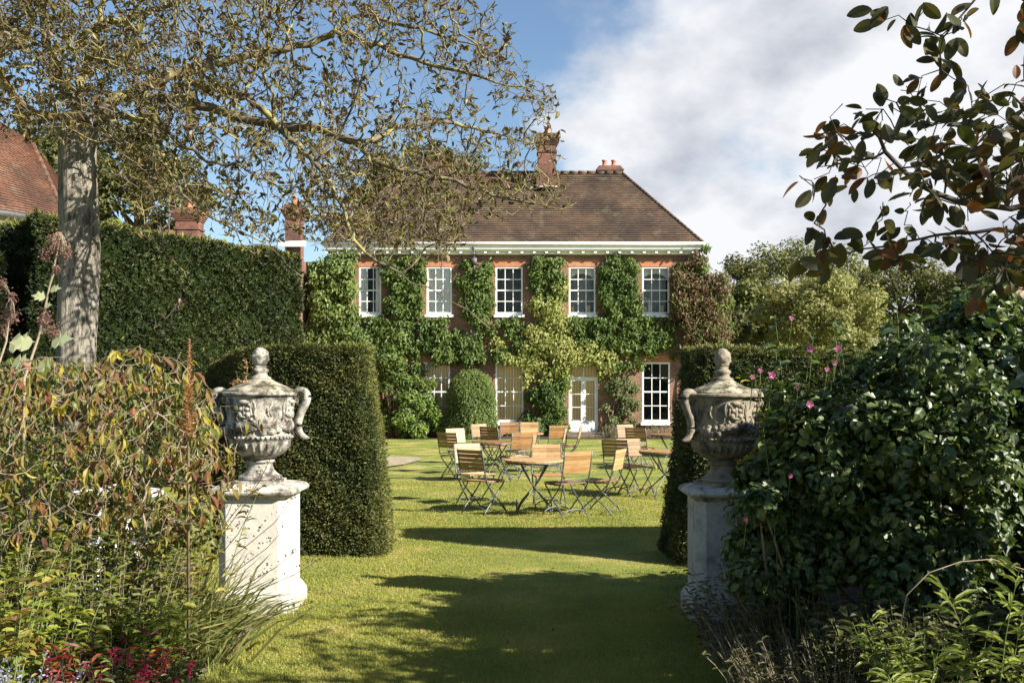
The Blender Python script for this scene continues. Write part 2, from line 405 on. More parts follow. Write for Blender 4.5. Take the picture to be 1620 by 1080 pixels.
tc = n.new('ShaderNodeTexCoord'); l.new(tc.outputs['Object'], w_.inputs[0]); cr = ramp(n, [(.15, (.62, .4, .18)), (.6, (.8, .56, .28))]); l.new(w_.outputs[0], cr.inputs[0]); l.new(cr.outputs[0], b.inputs['Base Color']); MAT['shutter'] = m
m, n, l, b = M('window_glass'); b.inputs['Base Color'].default_value = (.02, .025, .03, 1); b.inputs['Roughness'].default_value = .04
tr = n.new('ShaderNodeBsdfTransparent'); tr.inputs[0].default_value = (.97, .97, .96, 1); gl = n.new('ShaderNodeBsdfGlossy'); gl.inputs['Roughness'].default_value = .03
nz = noise_n(n, l, 1.3, 2); bp = n.new('ShaderNodeBump'); bp.inputs['Distance'].default_value = .02; bp.inputs['Strength'].default_value = .5; l.new(nz.outputs[0], bp.inputs['Height']); l.new(bp.outputs[0], gl.inputs['Normal'])
fr = n.new('ShaderNodeFresnel'); fr.inputs[0].default_value = 1.3; ms = n.new('ShaderNodeMixShader'); l.new(fr.outputs[0], ms.inputs[0]); l.new(tr.outputs[0], ms.inputs[1]); l.new(gl.outputs[0], ms.inputs[2]); l.new(ms.outputs[0], n['Material Output'].inputs[0]); MAT['glass'] = m
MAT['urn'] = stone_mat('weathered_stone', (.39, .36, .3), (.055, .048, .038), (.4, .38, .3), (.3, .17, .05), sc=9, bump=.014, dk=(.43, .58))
MAT['urn_shaded'] = stone_mat('shaded_mossy_stone', (.25, .21, .15), (.05, .04, .03), (.2, .18, .13), (.27, .2, .05), sc=9, bump=.01, dk=(.46, .64))  # urn stone copied darker, the shade on the right put into its colour
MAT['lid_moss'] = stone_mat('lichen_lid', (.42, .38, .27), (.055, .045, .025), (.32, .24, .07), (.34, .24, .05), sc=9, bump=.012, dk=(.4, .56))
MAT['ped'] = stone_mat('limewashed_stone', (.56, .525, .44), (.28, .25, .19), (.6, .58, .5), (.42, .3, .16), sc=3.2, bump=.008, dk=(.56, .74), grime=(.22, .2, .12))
MAT['ped_shaded'] = stone_mat('shaded_grey_stone', (.42, .41, .37), (.14, .13, .1), (.4, .39, .35), None, sc=4, bump=.008, dk=(.5, .7), grime=(.12, .13, .07))  # pedestal stone copied darker, with the shrubs' shade put into its colour
MAT['cap'] = stone_mat('cap_stone', (.5, .46, .38), (.09, .08, .06), (.42, .4, .34), (.32, .18, .06), sc=8, bump=.01, dk=(.47, .62))
MAT['path'] = stone_mat('flagstone', (.15, .115, .08), (.05, .038, .026), (.25, .22, .18), None, sc=3, bump=.01)
MAT['bark'] = bark_mat('magnolia_bark', (.06, .05, .038), (.37, .325, .255), (.42, .42, .36), lf=(.58, .72), sc=9, str3=(3, 3, .6), bump=.09)
MAT['twig'] = bark_mat('lichen_twig', (.045, .036, .026), (.13, .1, .065), (.25, .215, .07), lf=(.48, .62), sc=14, bump=.01)
MAT['stem'] = simple('brown_stem', (.15, .1, .06), .8, var=.4, sc=9)
MAT['stem_pale'] = simple('pale_stem', (.27, .21, .14), .8, var=.3, sc=9)
MAT['stem_green'] = simple('green_stem', (.14, .18, .05), .7, var=.3, sc=9)
MAT['stem_dark'] = simple('dark_stem', (.035, .025, .018), .8, var=.3, sc=9)
MAT['body'] = simple('hedge_inside', (.014, .022, .007), 1, spec=0, var=.4, sc=12)
MAT['yew'] = leaf_mat('yew_needles', [(.014, .027, .009), (.026, .046, .013), (.05, .074, .02), (.1, .115, .03), (.07, .05, .025)], .55, .15, 1.8, .45)
MAT['yew_sunlit'] = leaf_mat('yew_sunlit_tone', [(.05, .07, .018), (.1, .125, .028), (.17, .17, .04), (.22, .19, .055)], .55, .25, 1.2, .6)  # yew with sunlight put into its colour, for tops and the sun side
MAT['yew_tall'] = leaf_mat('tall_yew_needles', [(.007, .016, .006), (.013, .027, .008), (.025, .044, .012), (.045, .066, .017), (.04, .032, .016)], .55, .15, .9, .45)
MAT['mag'] = leaf_mat('autumn_magnolia_leaf', [(.035, .025, .012), (.065, .035, .016), (.075, .075, .02), (.09, .1, .024), (.11, .055, .025), (.13, .14, .032), (.08, .04, .02), (.15, .17, .035), (.27, .25, .05)], .45, .3, .9, .75)
MAT['magr'] = leaf_mat('dark_magnolia_leaf', [(.022, .034, .01), (.035, .048, .014), (.03, .034, .012), (.05, .055, .018), (.12, .045, .015), (.36, .12, .02)], .5, .32, 2.2, .6)
MAT['wist'] = leaf_mat('wisteria_leaf', [(.032, .068, .02), (.062, .12, .028), (.1, .165, .04), (.165, .235, .065)], .45, .3, .9, .5)
MAT['wist_l'] = leaf_mat('fresh_climber_leaf', [(.045, .09, .025), (.08, .14, .036), (.125, .195, .052), (.18, .26, .075)], .45, .3, 1.1, .5)
MAT['yellowc'] = leaf_mat('yellow_climber_leaf', [(.1, .16, .04), (.17, .24, .065), (.26, .32, .1), (.36, .4, .15)], .5, .3, .9, .5)
MAT['redc'] = leaf_mat('red_climber_leaf', [(.06, .12, .03), (.09, .15, .035), (.12, .06, .035), (.14, .07, .04), (.1, .12, .04), (.11, .18, .04), (.17, .25, .06)], .5, .3, 1.3, .5)
MAT['rose'] = leaf_mat('rose_leaf', [(.05, .085, .03), (.1, .14, .055), (.17, .2, .09)], .5, .25, 1.5, .6)
MAT['bay'] = leaf_mat('bay_leaf', [(.05, .1, .025), (.08, .15, .03), (.13, .22, .05), (.17, .27, .07)], .4, .25, 1.2, .5)
MAT['treeA'] = leaf_mat('mixed_oak_leaf', [(.05, .075, .022), (.08, .11, .03), (.12, .15, .04), (.16, .17, .055)], .55, .3, .25, .5)
MAT['treeB'] = leaf_mat('dark_oak_leaf', [(.03, .045, .016), (.05, .07, .02), (.09, .11, .032), (.11, .12, .04)], .55, .3, .25, .5)
MAT['treeC'] = leaf_mat('pale_willow_leaf', [(.1, .14, .045), (.16, .2, .07), (.22, .26, .1), (.3, .33, .14)], .5, .35, .3, .5)
MAT['treeD'] = leaf_mat('bright_leaf', [(.08, .13, .03), (.14, .2, .04), (.22, .28, .06)], .5, .35, .5, .5)
MAT['mallow'] = leaf_mat('mallow_leaf', [(.014, .03, .008), (.024, .052, .013), (.045, .09, .022), (.085, .13, .038), (.16, .21, .07)], .42, .22, 1.5, .65, spec=.5)
MAT['border'] = leaf_mat('autumn_shrub_leaf', [(.05, .075, .018), (.08, .12, .025), (.12, .045, .03), (.27, .28, .04), (.08, .035, .025), (.14, .18, .035), (.19, .07, .035), (.07, .11, .03)], .5, .35, 2.5, .8)
MAT['border_y'] = leaf_mat('yellowing_leaf', [(.06, .09, .025), (.12, .15, .03), (.3, .25, .05), (.14, .08, .035), (.09, .12, .03)], .5, .4, 2.5, .75)
MAT['herb'] = leaf_mat('herb_leaf', [(.04, .075, .02), (.08, .12, .03), (.13, .17, .045), (.2, .22, .05)], .5, .35, 3, .65)
MAT['herb_l'] = leaf_mat('lime_leaf', [(.1, .15, .025), (.17, .23, .04), (.27, .3, .05)], .45, .4, 3, .6)
MAT['herb_w'] = leaf_mat('willow_herb_leaf', [(.12, .19, .05), (.2, .28, .08), (.28, .36, .12)], .45, .4, 3, .6)
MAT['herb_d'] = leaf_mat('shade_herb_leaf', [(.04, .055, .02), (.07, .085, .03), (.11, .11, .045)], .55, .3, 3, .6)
MAT['strap'] = leaf_mat('strap_leaf', [(.06, .1, .03), (.1, .14, .045), (.17, .2, .07), (.3, .22, .08)], .4, .3, 3, .75)
MAT['redleaf'] = leaf_mat('dark_red_leaf', [(.06, .012, .012), (.14, .02, .015), (.22, .04, .02), (.08, .05, .02)], .5, .3, 3, .7)
MAT['redfl'] = leaf_mat('crimson_flower', [(.22, .01, .035), (.34, .02, .07), (.18, .015, .02)], .6, .3, 3, .8)
MAT['bluefl'] = leaf_mat('lilac_blue_flower', [(.18, .19, .38), (.28, .28, .5), (.4, .38, .55)], .6, .3, 3, .8)
MAT['plume'] = leaf_mat('pink_brown_plume', [(.13, .07, .055), (.2, .11, .085), (.17, .11, .07)], .8, .3, 3, .7)
MAT['lobe'] = leaf_mat('glaucous_leaf', [(.17, .22, .14), (.22, .27, .17), (.28, .31, .15)], .6, .3, 2, .6)
MAT['spike'] = leaf_mat('rust_bract', [(.24, .11, .05), (.4, .22, .1), (.55, .36, .17), (.22, .08, .05)], .6, .3, 9, .8)
MAT['pink'] = leaf_mat('pink_petal', [(.32, .05, .17), (.42, .1, .26), (.5, .2, .36)], .55, .35, 6, .7)
MAT['gold'] = leaf_mat('golden_leaf', [(.35, .27, .03), (.5, .38, .05), (.3, .28, .06)], .5, .4, 6, .7)
MAT['dead'] = leaf_mat('fallen_leaf', [(.14, .06, .03), (.22, .1, .05), (.28, .17, .08)], .7, .1, 6, .8)
m, n, l, b = M('teak')
tc = n.new('ShaderNodeTexCoord'); oi = n.new('ShaderNodeObjectInfo'); geo = n.new('ShaderNodeNewGeometry')
nz = noise_n(n, l, 14, 5, scale3=(.6, 5, 5)); f = math_n(n, l, 'ADD', math_n(n, l, 'MULTIPLY', nz.outputs[0], .5), math_n(n, l, 'MULTIPLY', geo.outputs['Random Per Island'], .35))
f = math_n(n, l, 'ADD', f, math_n(n, l, 'MULTIPLY', math_n(n, l, 'SUBTRACT', oi.outputs['Random'], .35), .55))
cr = ramp(n, [(.15, (.1, .05, .02)), (.5, (.26, .13, .045)), (.85, (.43, .27, .12))]); l.new(f, cr.inputs[0]); l.new(cr.outputs[0], b.inputs['Base Color']); b.inputs['Roughness'].default_value = .5; MAT['wood'] = m
MAT['steel'] = simple('grey_steel', (.1, .105, .1), .45, var=.25, sc=12, metal=.35)
MAT['wmetal'] = simple('white_metal', (.8, .8, .78), .45, var=.05)
MAT['terracotta'] = simple('terracotta', (.42, .15, .08), .8, var=.2, bump=.005)
# ground materials
m, n, l, b = M('lawn')
a = noise_n(n, l, 1.1, 5, .6); c = noise_n(n, l, 45, 4, .75); d = noise_n(n, l, .35, 4, .6)
c1 = ramp(n, [(.4, (.13, .17, .04)), (.53, (.205, .235, .055)), (.64, (.32, .285, .11))]); l.new(a.outputs[0], c1.inputs[0])
c2 = ramp(n, [(.32, (.6, .6, .6)), (.68, (1.35, 1.3, 1.2))]); l.new(c.outputs[0], c2.inputs[0])
c3 = ramp(n, [(.4, (1, 1, 1)), (.72, (1.15, .98, .9))]); l.new(d.outputs[0], c3.inputs[0])
l.new(mix_n(n, l, 1., mix_n(n, l, 1., c1.outputs[0], c2.outputs[0], 'MULTIPLY'), c3.outputs[0], 'MULTIPLY'), b.inputs['Base Color']); b.inputs['Roughness'].default_value = .9; b.inputs['Specular IOR Level'].default_value = .15
bp = n.new('ShaderNodeBump'); bp.inputs['Distance'].default_value = .03; bp.inputs['Strength'].default_value = .7; l.new(c.outputs[0], bp.inputs['Height']); l.new(bp.outputs[0], b.inputs['Normal'])
MAT['lawn'] = m
MAT['grass'] = leaf_mat('grass_blade', [(.115, .17, .04), (.18, .23, .052), (.25, .285, .075), (.38, .34, .14)], .6, .3, 1.3, .45, spec=.2)
MAT['soil'] = simple('soil', (.05, .035, .022), .95, var=.5, sc=12, bump=.03)
MAT['bare'] = simple('bare_earth', (.3, .24, .16), .95, var=.3, sc=6, bump=.01)
MAT['far'] = simple('far_field', (.1, .14, .04), .95, var=.3, sc=.05)

# ------------------------------------------------------------------ ground
def sheet(name, poly, z, mat):
    o = mesh_np(name, [(x, y, z) for x, y in poly], [np.array([list(range(len(poly)))])], mat); return tag(o, kind='structure')
gx = np.concatenate([[-900, -200, -60], np.linspace(-25, 25, 51), [60, 200, 900]]); gy = np.concatenate([[-60], np.linspace(-10, 60, 71), [120, 300, 1500]])
GX, GY = np.meshgrid(gx, gy); g = rng(1)
near = (GY < 34) & (GY > -8) & (abs(GX) < 22)
GZ = np.where(near, .012 * np.sin(GX * .9 + 1) * np.cos(GY * .6), 0)
nx, ny = len(gx), len(gy); ii, jj = np.meshgrid(np.arange(nx - 1), np.arange(ny - 1)); k0 = (jj * nx + ii).ravel()
tag(mesh_np('lawn', np.stack([GX, GY, GZ - .012], -1).reshape(-1, 3), [np.stack([k0, k0 + 1, k0 + nx + 1, k0 + nx], 1)], MAT['lawn'], smooth=True), kind='structure')
def q2(px, py): Y = CH * F / (py - HY); return ((px - 810) / F * Y, Y)
sheet('path', [q2(455, 968), q2(480, 957), (-1.72, 8.4), (-3.5, 8.5), (-3.2, 6.6), (-2.4, 4.2), (-1.55, 4.2), q2(330, 1080)], .008, MAT['path'])
sheet('soil', [(-12, 3), (-2.3, 3), (-2.25, 6.5), (-2.5, 8.4), (-3.2, 10.2), (-12, 10.2)], .014, MAT['soil'])
sheet('soil', [(1.55, 3), (12, 3), (12, 9.8), (2.1, 9.8), (1.45, 8.6), (1.35, 6.5)], .014, MAT['soil'])
sheet('soil', [(-8, 33.6), (7.4, 33.6), (7.4, 35.2), (-8, 35.2)], .014, MAT['soil'])
sheet('bare_earth', [q2(560, 739), q2(600, 722), q2(660, 723), q2(668, 727), q2(640, 735), q2(600, 740)], .014, MAT['bare'])
# mown grass blades
g = rng(2); n = 330000
Yb = 5.9 + 13 * g.random(n) ** 1.7; Xb = g.uniform(-.34, .28, n) * Yb * 1.02
pb = np.stack([Xb, Yb, np.zeros(n) - .01], 1); D = nrm(g.normal(size=(n, 3)) * np.array([.55, .55, .0]) + np.array([0, 0, 1.]))
keep = ~poly_in(pb[:, :2], [(-3.5, 8.5), (-1.72, 8.4)] + [q2(480, 957), q2(455, 968), q2(330, 1080), (-1.55, 4.2), (-6, 4.2), (-6, 8.5)]) & ~poly_in(pb[:, :2], [(1.55, 3), (12, 3), (12, 9.8), (2.1, 9.8), (1.45, 8.6), (1.35, 6.5)])
pb = pb[keep]; D = D[keep]; n = len(pb)
tag(leaves('grass', MAT['grass'], pb, D, rdir(g, n), g.uniform(.012, .026, n), .004 + .0004 * pb[:, 1], (np.array([(0, -.5, 0), (0, .5, 0), (1, 0, 0)]), [(0, 1, 2)])), kind='stuff')
# long tufts along the stone edging
g = rng(3); n = 5000
t = g.random(n); e0 = np.array([q2(487, 952)]); e1 = np.array([q2(318, 1090)])
pp = e0 + (e1 - e0) * t[:, None] + g.normal(size=(n, 2)) * .035
o = leaves('edge_grass', MAT['grass'], np.c_[pp, np.zeros(n)], nrm(g.normal(size=(n, 3)) * .5 + np.array([-.2, 0, 1])), rdir(g, n), g.uniform(.03, .07, n), .005, STRAP); tag(o, kind='stuff')
g = rng(4)
for i, (px, py, r) in enumerate([(673, 802, .05), (848, 828, .03), (640, 795, .025), (905, 880, .02), (700, 850, .02), (760, 960, .02), (870, 1010, .022), (560, 905, .022), (815, 900, .02), (1010, 800, .03), (930, 845, .025), (700, 915, .02)]):
    x, y = q2(px, py); V, Fs = leaf_arrays([(x, y, .03)], [(g.normal(), g.normal(), .1)], [(0, 0, 1)], [r * 2], [r * 1.3], L6)
    o = mesh_np('fallen_leaf', V - np.array([x, y, 0]), Fs, MAT['dead']); o.location = (x, y, 0)
    tag(o, 'small brown fallen leaf lying on the lawn', 'leaf', 'fallen leaves scattered on the lawn')

g = rng(5); n = 520; Yl = 6.2 + 16 * g.random(n); Xl = g.uniform(-.22, .16, n) * Yl; L = g.uniform(.015, .04, n)
tag(leaves('leaf_litter', MAT['dead'], np.c_[Xl, Yl, np.full(n, .02)], nrm(np.c_[g.normal(size=(n, 2)), g.normal(size=n) * .3]), nrm(g.normal(size=(n, 3)) * .5 + (0, 0, 1)), L, L * .55, L6), kind='stuff')

# ------------------------------------------------------------------ the house
FY = 35.0; k45 = F / FY
def hx(px): return (px - 810) / k45
def hz(py): return CH - (py - HY) / k45
house = empty('brick_house', (0, FY, 0), 'large two storey red brick country house with brown tiled hipped roof and white cornice', 'house')
def wall_panel(mb, x0, x1, z0, z1, y, holes, depth=.16, axis='x'):
    xs = sorted({x0, x1, *[h[0] for h in holes], *[h[1] for h in holes]}); zs = sorted({z0, z1, *[h[2] for h in holes], *[h[3] for h in holes]})
    for a, b_ in zip(xs[:-1], xs[1:]):
        for c_, d_ in zip(zs[:-1], zs[1:]):
            cx, cz = (a + b_) / 2, (c_ + d_) / 2
            if any(h[0] < cx < h[1] and h[2] < cz < h[3] for h in holes): continue
            mb.add([(a, y, c_), (b_, y, c_), (b_, y, d_), (a, y, d_)], [(0, 1, 2, 3)])
    for h in holes:
        a, b_, c_, d_ = h; Y2 = y + depth
        mb.add([(a, y, c_), (a, Y2, c_), (a, Y2, d_), (a, y, d_)], [(0, 1, 2, 3)]); mb.add([(b_, y, c_), (b_, y, d_), (b_, Y2, d_), (b_, Y2, c_)], [(0, 1, 2, 3)])
        mb.add([(a, y, d_), (a, Y2, d_), (b_, Y2, d_), (b_, y, d_)], [(0, 1, 2, 3)]); mb.add([(a, y, c_), (b_, y, c_), (b_, Y2, c_), (a, Y2, c_)], [(0, 1, 2, 3)])
XL, XR, DEP = -6.12, 6.25, 6.2
uw = [(568, 603), (675, 715), (784, 827), (900, 942), (1016, 1059)]
up = [(hx(a), hx(b_), hz(498), hz(422)) for a, b_ in uw]
lw = [(673, 712), (784, 828), (1016, 1060)]
lo = [(hx(a), hx(b_), hz(668), hz(573)) for a, b_ in lw] + [(hx(560), hx(600), hz(668), hz(573))]
door = (hx(900), hx(946), hz(684), hz(575))
mb = MB(); wall_panel(mb, XL, XR, 0, 6.32, 0, up + lo + [door])
mb.add([(XR, 0, 0), (XR, DEP, 0), (XR, DEP, 6.32), (XR, 0, 6.32)], [(0, 1, 2, 3)]); mb.add([(XL, 0, 0), (XL, 0, 6.32), (XL, DEP, 6.32), (XL, DEP, 0)], [(0, 1, 2, 3)])
mb.add([(XL, DEP, 0), (XL, DEP, 6.32), (XR, DEP, 6.32), (XR, DEP, 0)], [(0, 1, 2, 3)])
mb.build('wall', MAT['brick'], house, uv=True)
for h in up:
    mb = MB()
    a, b_ = h[0], h[1]; z = h[3]
    mb.add([(a - .02, -.012, z), (b_ + .02, -.012, z), (b_ + .14, -.012, z + .26), (a - .14, -.012, z + .26), (a - .02, .05, z), (b_ + .02, .05, z), (b_ + .14, .05, z + .26), (a - .14, .05, z + .26)],
           [(0, 1, 2, 3), (0, 4, 5, 1), (3, 2, 6, 7), (0, 3, 7, 4), (1, 5, 6, 2)])
    mb.build('window_arch', MAT['arch'], house, uv=True)
for h in lo + [door]:
    mb = MB()
    a, b_ = h[0], h[1]; z = h[3]; mb.box(a - .08, b_ + .08, -.01, .05, z + .002, z + .24)
    mb.build('window_arch', MAT['arch'], house, uv=True)
mb = MB(); mb.box(XL - .1, XR + .1, -.02, .02, 6.12, 6.2); mb.build('string_course', MAT['brick'], house, uv=True)
# cornice with dentil brackets and gutter
mb = MB()
def ring_box(mb, out, z0, z1):
    x0, x1, y0, y1 = XL - out, XR + out, -out, DEP + out
    mb.box(x0, x1, y0, .0, z0, z1); mb.box(x0, x1, DEP, y1, z0, z1); mb.box(x0, XL, .0, DEP, z0, z1); mb.box(XR, x1, .0, DEP, z0, z1)
ring_box(mb, .28, 6.38, 6.44); ring_box(mb, .33, 6.44, 6.58); ring_box(mb, .14, 6.28, 6.38)
cor = mb.build('cornice', MAT['white'], house, bevel=.008)
x = XL - .3
while x < XR + .3: mb = MB(); mb.box(x, x + .09, -.26, -.14, 6.31, 6.38); x += .42; mb.build('bracket', MAT['white'], cor)
mb = MB(); mb.tube([(XL - .38, -.38, 6.62), (XR + .38, -.38, 6.62)], .055, 10); mb.build('gutter', MAT['white'], cor, smooth=True)
# roof
ex0, ex1, ey0, ey1, ez = XL - .36, XR + .36, -.37, DEP + .37, 6.6
rz = 9.75; ry = 3.1; rx0, rx1 = -4.1, 4.15
mb = MB()
def slope(mb, A, B, Cc, Dd, nrow=34, lip=.012, over=.014):
    """tile courses as real overlapping steps: A,B eave ends, D,C ridge ends"""
    A, B, Cc, Dd = map(np.array, (A, B, Cc, Dd)); n = np.cross(B - A, Dd - A); n = n / np.linalg.norm(n)
    for i in range(nrow):
        t0, t1 = i / nrow, (i + 1) / nrow
        a = A + (Dd - A) * t0; b_ = B + (Cc - B) * t0; c = B + (Cc - B) * t1; d = A + (Dd - A) * t1
        mb.add([a + n * (lip + over), b_ + n * (lip + over), c + n * over * .2, d + n * over * .2, a, b_], [(0, 1, 2, 3), (4, 5, 1, 0)])
slope(mb, (ex0, ey0, ez), (ex1, ey0, ez), (rx1, ry, rz), (rx0, ry, rz))
slope(mb, (ex1, ey0, ez), (ex1, ey1, ez), (rx1, ry, rz), (rx1, ry, rz))
slope(mb, (ex1, ey1, ez), (ex0, ey1, ez), (rx0, ry, rz), (rx1, ry, rz))
slope(mb, (ex0, ey1, ez), (ex0, ey0, ez), (rx0, ry, rz), (rx0, ry, rz))
roof = mb.build('roof', MAT['tile'], house, uv=True)
mb = MB()
def ridge(mb, a, b_, r=.1, st=.32):
    a, b_ = np.array(a, float), np.array(b_, float); L = np.linalg.norm(b_ - a); k = int(L / st)
    for i in range(k): mb.tube([a + (b_ - a) * i / k, a + (b_ - a) * (i + .97) / k], [r, r * .86], 8)
ridge(mb, (rx0, ry, rz), (rx1, ry, rz)); ridge(mb, (ex1, ey0, ez), (rx1, ry, rz), .07, .2); ridge(mb, (ex0, ey0, ez), (rx0, ry, rz), .07, .2)
mb.build('ridge_tile', MAT['tile'], roof, smooth=True, uv=True)
def chimney(parent, cx, cy, z0, z1, w, d, pots=1, name='chimney', corb=.09, mat='brick_dark', flare=True):
    mb = MB(); cz = z1 - .42
    mb.box(cx - w / 2, cx + w / 2, cy - d / 2, cy + d / 2, z0, cz)
    for q in range(1, 6):
        o_ = corb * 1.5 * q / 5; mb.box(cx - w / 2 - o_, cx + w / 2 + o_, cy - d / 2 - o_, cy + d / 2 + o_, cz + (q - 1) * .055, cz + q * .055)
    mb.box(cx - w / 2 - corb * .9, cx + w / 2 + corb * .9, cy - d / 2 - corb * .9, cy + d / 2 + corb * .9, cz + .275, cz + .35)
    mb.box(cx - w / 2 - corb * .3, cx + w / 2 + corb * .3, cy - d / 2 - corb * .3, cy + d / 2 + corb * .3, cz + .35, z1)
    mb.box(cx - w / 2 - .035, cx + w / 2 + .035, cy - d / 2 - .035, cy + d / 2 + .035, cz - .28, cz - .21)
    if flare: mb.box(cx - w / 2 - .06, cx + w / 2 + .06, cy - d / 2 - .06, cy + d / 2 + .06, z0, z0 + .35)
    ch = mb.build(name, MAT[mat], parent, uv=True)
    for i in range(pots):
        m2 = MB(); x = cx + (i - (pots - 1) / 2) * w / max(1, pots) * .9
        m2.lathe([(.1, z1 - .02), (.11, z1 + .05), (.085, z1 + .08), (.08, z1 + .2), (.105, z1 + .23), (.105, z1 + .27), (.07, z1 + .27)], 14, (x, cy, 0)); m2.build('chimney_pot', MAT['terracotta'], ch, smooth=True)
    return ch
# tall stack at photo x 865 standing on the front slope near the ridge
chimney(roof, (865 - 810) / F * 37.4, 2.4, 9.0, CH + (608 - 214) / F * 37.4, .66, .66, 1)
mb = MB(); x = (865 - 810) / F * 37.4; mb.box(x - .37, x + .37, 2.0, 2.06, 9.03, 9.06); mb.build('chimney_flashing', MAT['white'], roof)
chimney(roof, (962 - 810) / F * 40, 4.6, 8.2, CH + (608 - 268) / F * 40, .8, .6, 2)
chimney(roof, (698 - 810) / F * 40, 4.6, 8.2, CH + (608 - 262) / F * 40, .7, .5, 1)
# downpipe
mb = MB(); x = hx(750); mb.tube([(x, -.4, 6.5), (x, -.12, 6.25), (x, -.1, 5.9), (x, -.1, .1)], .045, 10); mb.box(x - .1, x + .1, -.2, -.02, 5.95, 6.15); mb.build('downpipe', MAT['lead'], house, smooth=True)
def sash(parent, h, cols, rows, name='window', sill=True, back='room', y=.03, curtain=None, bw=.055, mrail=True):
    a, b_, c, d = h; mb = MB(); bw2 = bw
    mb.box(a, a + bw, y - .02, y + .05, c, d); mb.box(b_ - bw, b_, y - .02, y + .05, c, d); mb.box(a + bw, b_ - bw, y - .02, y + .05, d - bw, d); mb.box(a + bw, b_ - bw, y - .02, y + .05, c, c + bw * 1.7)
    w = mb.build(name, MAT['white'], parent)
    ia, ib, ic, id_ = a + bw, b_ - bw, c + bw * 1.7, d - bw
    mb = MB(); gb = .013
    for q in range(1, cols): x = ia + (ib - ia) * q / cols; mb.box(x - gb, x + gb, y + .006, y + .026, ic, id_)
    for q in range(1, rows):
        z = ic + (id_ - ic) * q / rows; t = .024 if (mrail and q == rows // 2) else gb
        for s_ in range(cols):
            x0 = ia + (ib - ia) * s_ / cols + (gb if s_ else 0); x1 = ia + (ib - ia) * (s_ + 1) / cols - (gb if s_ < cols - 1 else 0)
            mb.box(x0, x1, y + .007, y + .025, z - t, z + t)
    mb.build('glazing_bars', MAT['white'], w)
    mesh_np('pane', [(ia, y + .02, ic), (ib, y + .02, ic), (ib, y + .02, id_), (ia, y + .02, id_)], [np.array([[0, 1, 2, 3]])], MAT['glass'], w)
    if sill: m2 = MB(); m2.box(a - .06, b_ + .06, y - .14, y - .02, c - .09, c - .002); m2.build('sill', MAT['white'], w)
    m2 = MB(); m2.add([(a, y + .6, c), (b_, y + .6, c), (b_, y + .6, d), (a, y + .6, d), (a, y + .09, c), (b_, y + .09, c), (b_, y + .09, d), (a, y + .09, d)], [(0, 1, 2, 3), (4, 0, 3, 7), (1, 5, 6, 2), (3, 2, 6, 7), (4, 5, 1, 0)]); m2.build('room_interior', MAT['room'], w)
    return w
def drape(parent, x0, x1, z0, z1, y, mat, amp=.02, fold=.11, name='curtain'):
    n = max(8, int((x1 - x0) / .015)); xs = np.linspace(x0, x1, n)
    V = []
    for x in xs: yy = y + amp * math.sin(x / fold * 6.283) ; V += [(x, yy, z0), (x, yy, z1)]
    i = np.arange(n - 1) * 2
    return mesh_np(name, V, [np.stack([i, i + 2, i + 3, i + 1], 1)], mat, parent, smooth=True)
w = sash(house, up[0], 3, 4); a, b_, c, d = up[0]; drape(w, a + .04, a + .3, c, d, .08, MAT['curtain']); drape(w, b_ - .2, b_ - .04, c, d, .08, MAT['curtain'])
w = sash(house, up[1], 3, 4); a, b_, c, d = up[1]; drape(w, a + .04, b_ - .04, c, d, .068, MAT['curtain'], .006)
w = sash(house, up[2], 3, 4); a, b_, c, d = up[2]; drape(w, a + .04, b_ - .04, c, d, .45, MAT['lead'], .01)
for i in (3, 4):
    w = sash(house, up[i], 3, 4); a, b_, c, d = up[i]
    th = np.linspace(0, np.pi, 15); cx = (a + b_) / 2; mb = MB()   # arched grey blind inside
    V = [(a + .04, .2, d), (b_ - .04, .2, d)] + [(cx + (b_ - a) * .46 * math.cos(t), .2, d - .5 + .28 * math.sin(t)) for t in th]
    mesh_np('blind', V, [np.array([list(range(len(V)))])], MAT['curtain'], w)
    drape(w, a + .04, b_ - .04, c, d, .5, MAT['blind'], .015)
    mb = MB(); mb.box(a + .08, a + .2, .25, .33, c + .1, c + .3); mb.build('ornament', MAT['shutter'], w); mb = MB(); mb.box(b_ - .3, b_ - .16, .25, .33, c + .1, c + .34)
    mb.build('ornament', MAT['shutter'], w)
    if i == 4: mb = MB(); mb.add([(a + .22, .22, c + .08), (a + .36, .22, c + .08), (a + .3, .24, c + .55), (a + .26, .24, c + .6)], [(0, 1, 2, 3)]); mb.build('ornament', MAT['curtain'], w)
for i in (0, 1, 3):
    w = sash(house, lo[i], 3, 4); a, b_, c, d = lo[i]; drape(w, a + .04, b_ - .04, c, d, .066, MAT['shutter'], .003, .2, 'shutter')
sash(house, lo[2], 3, 4)
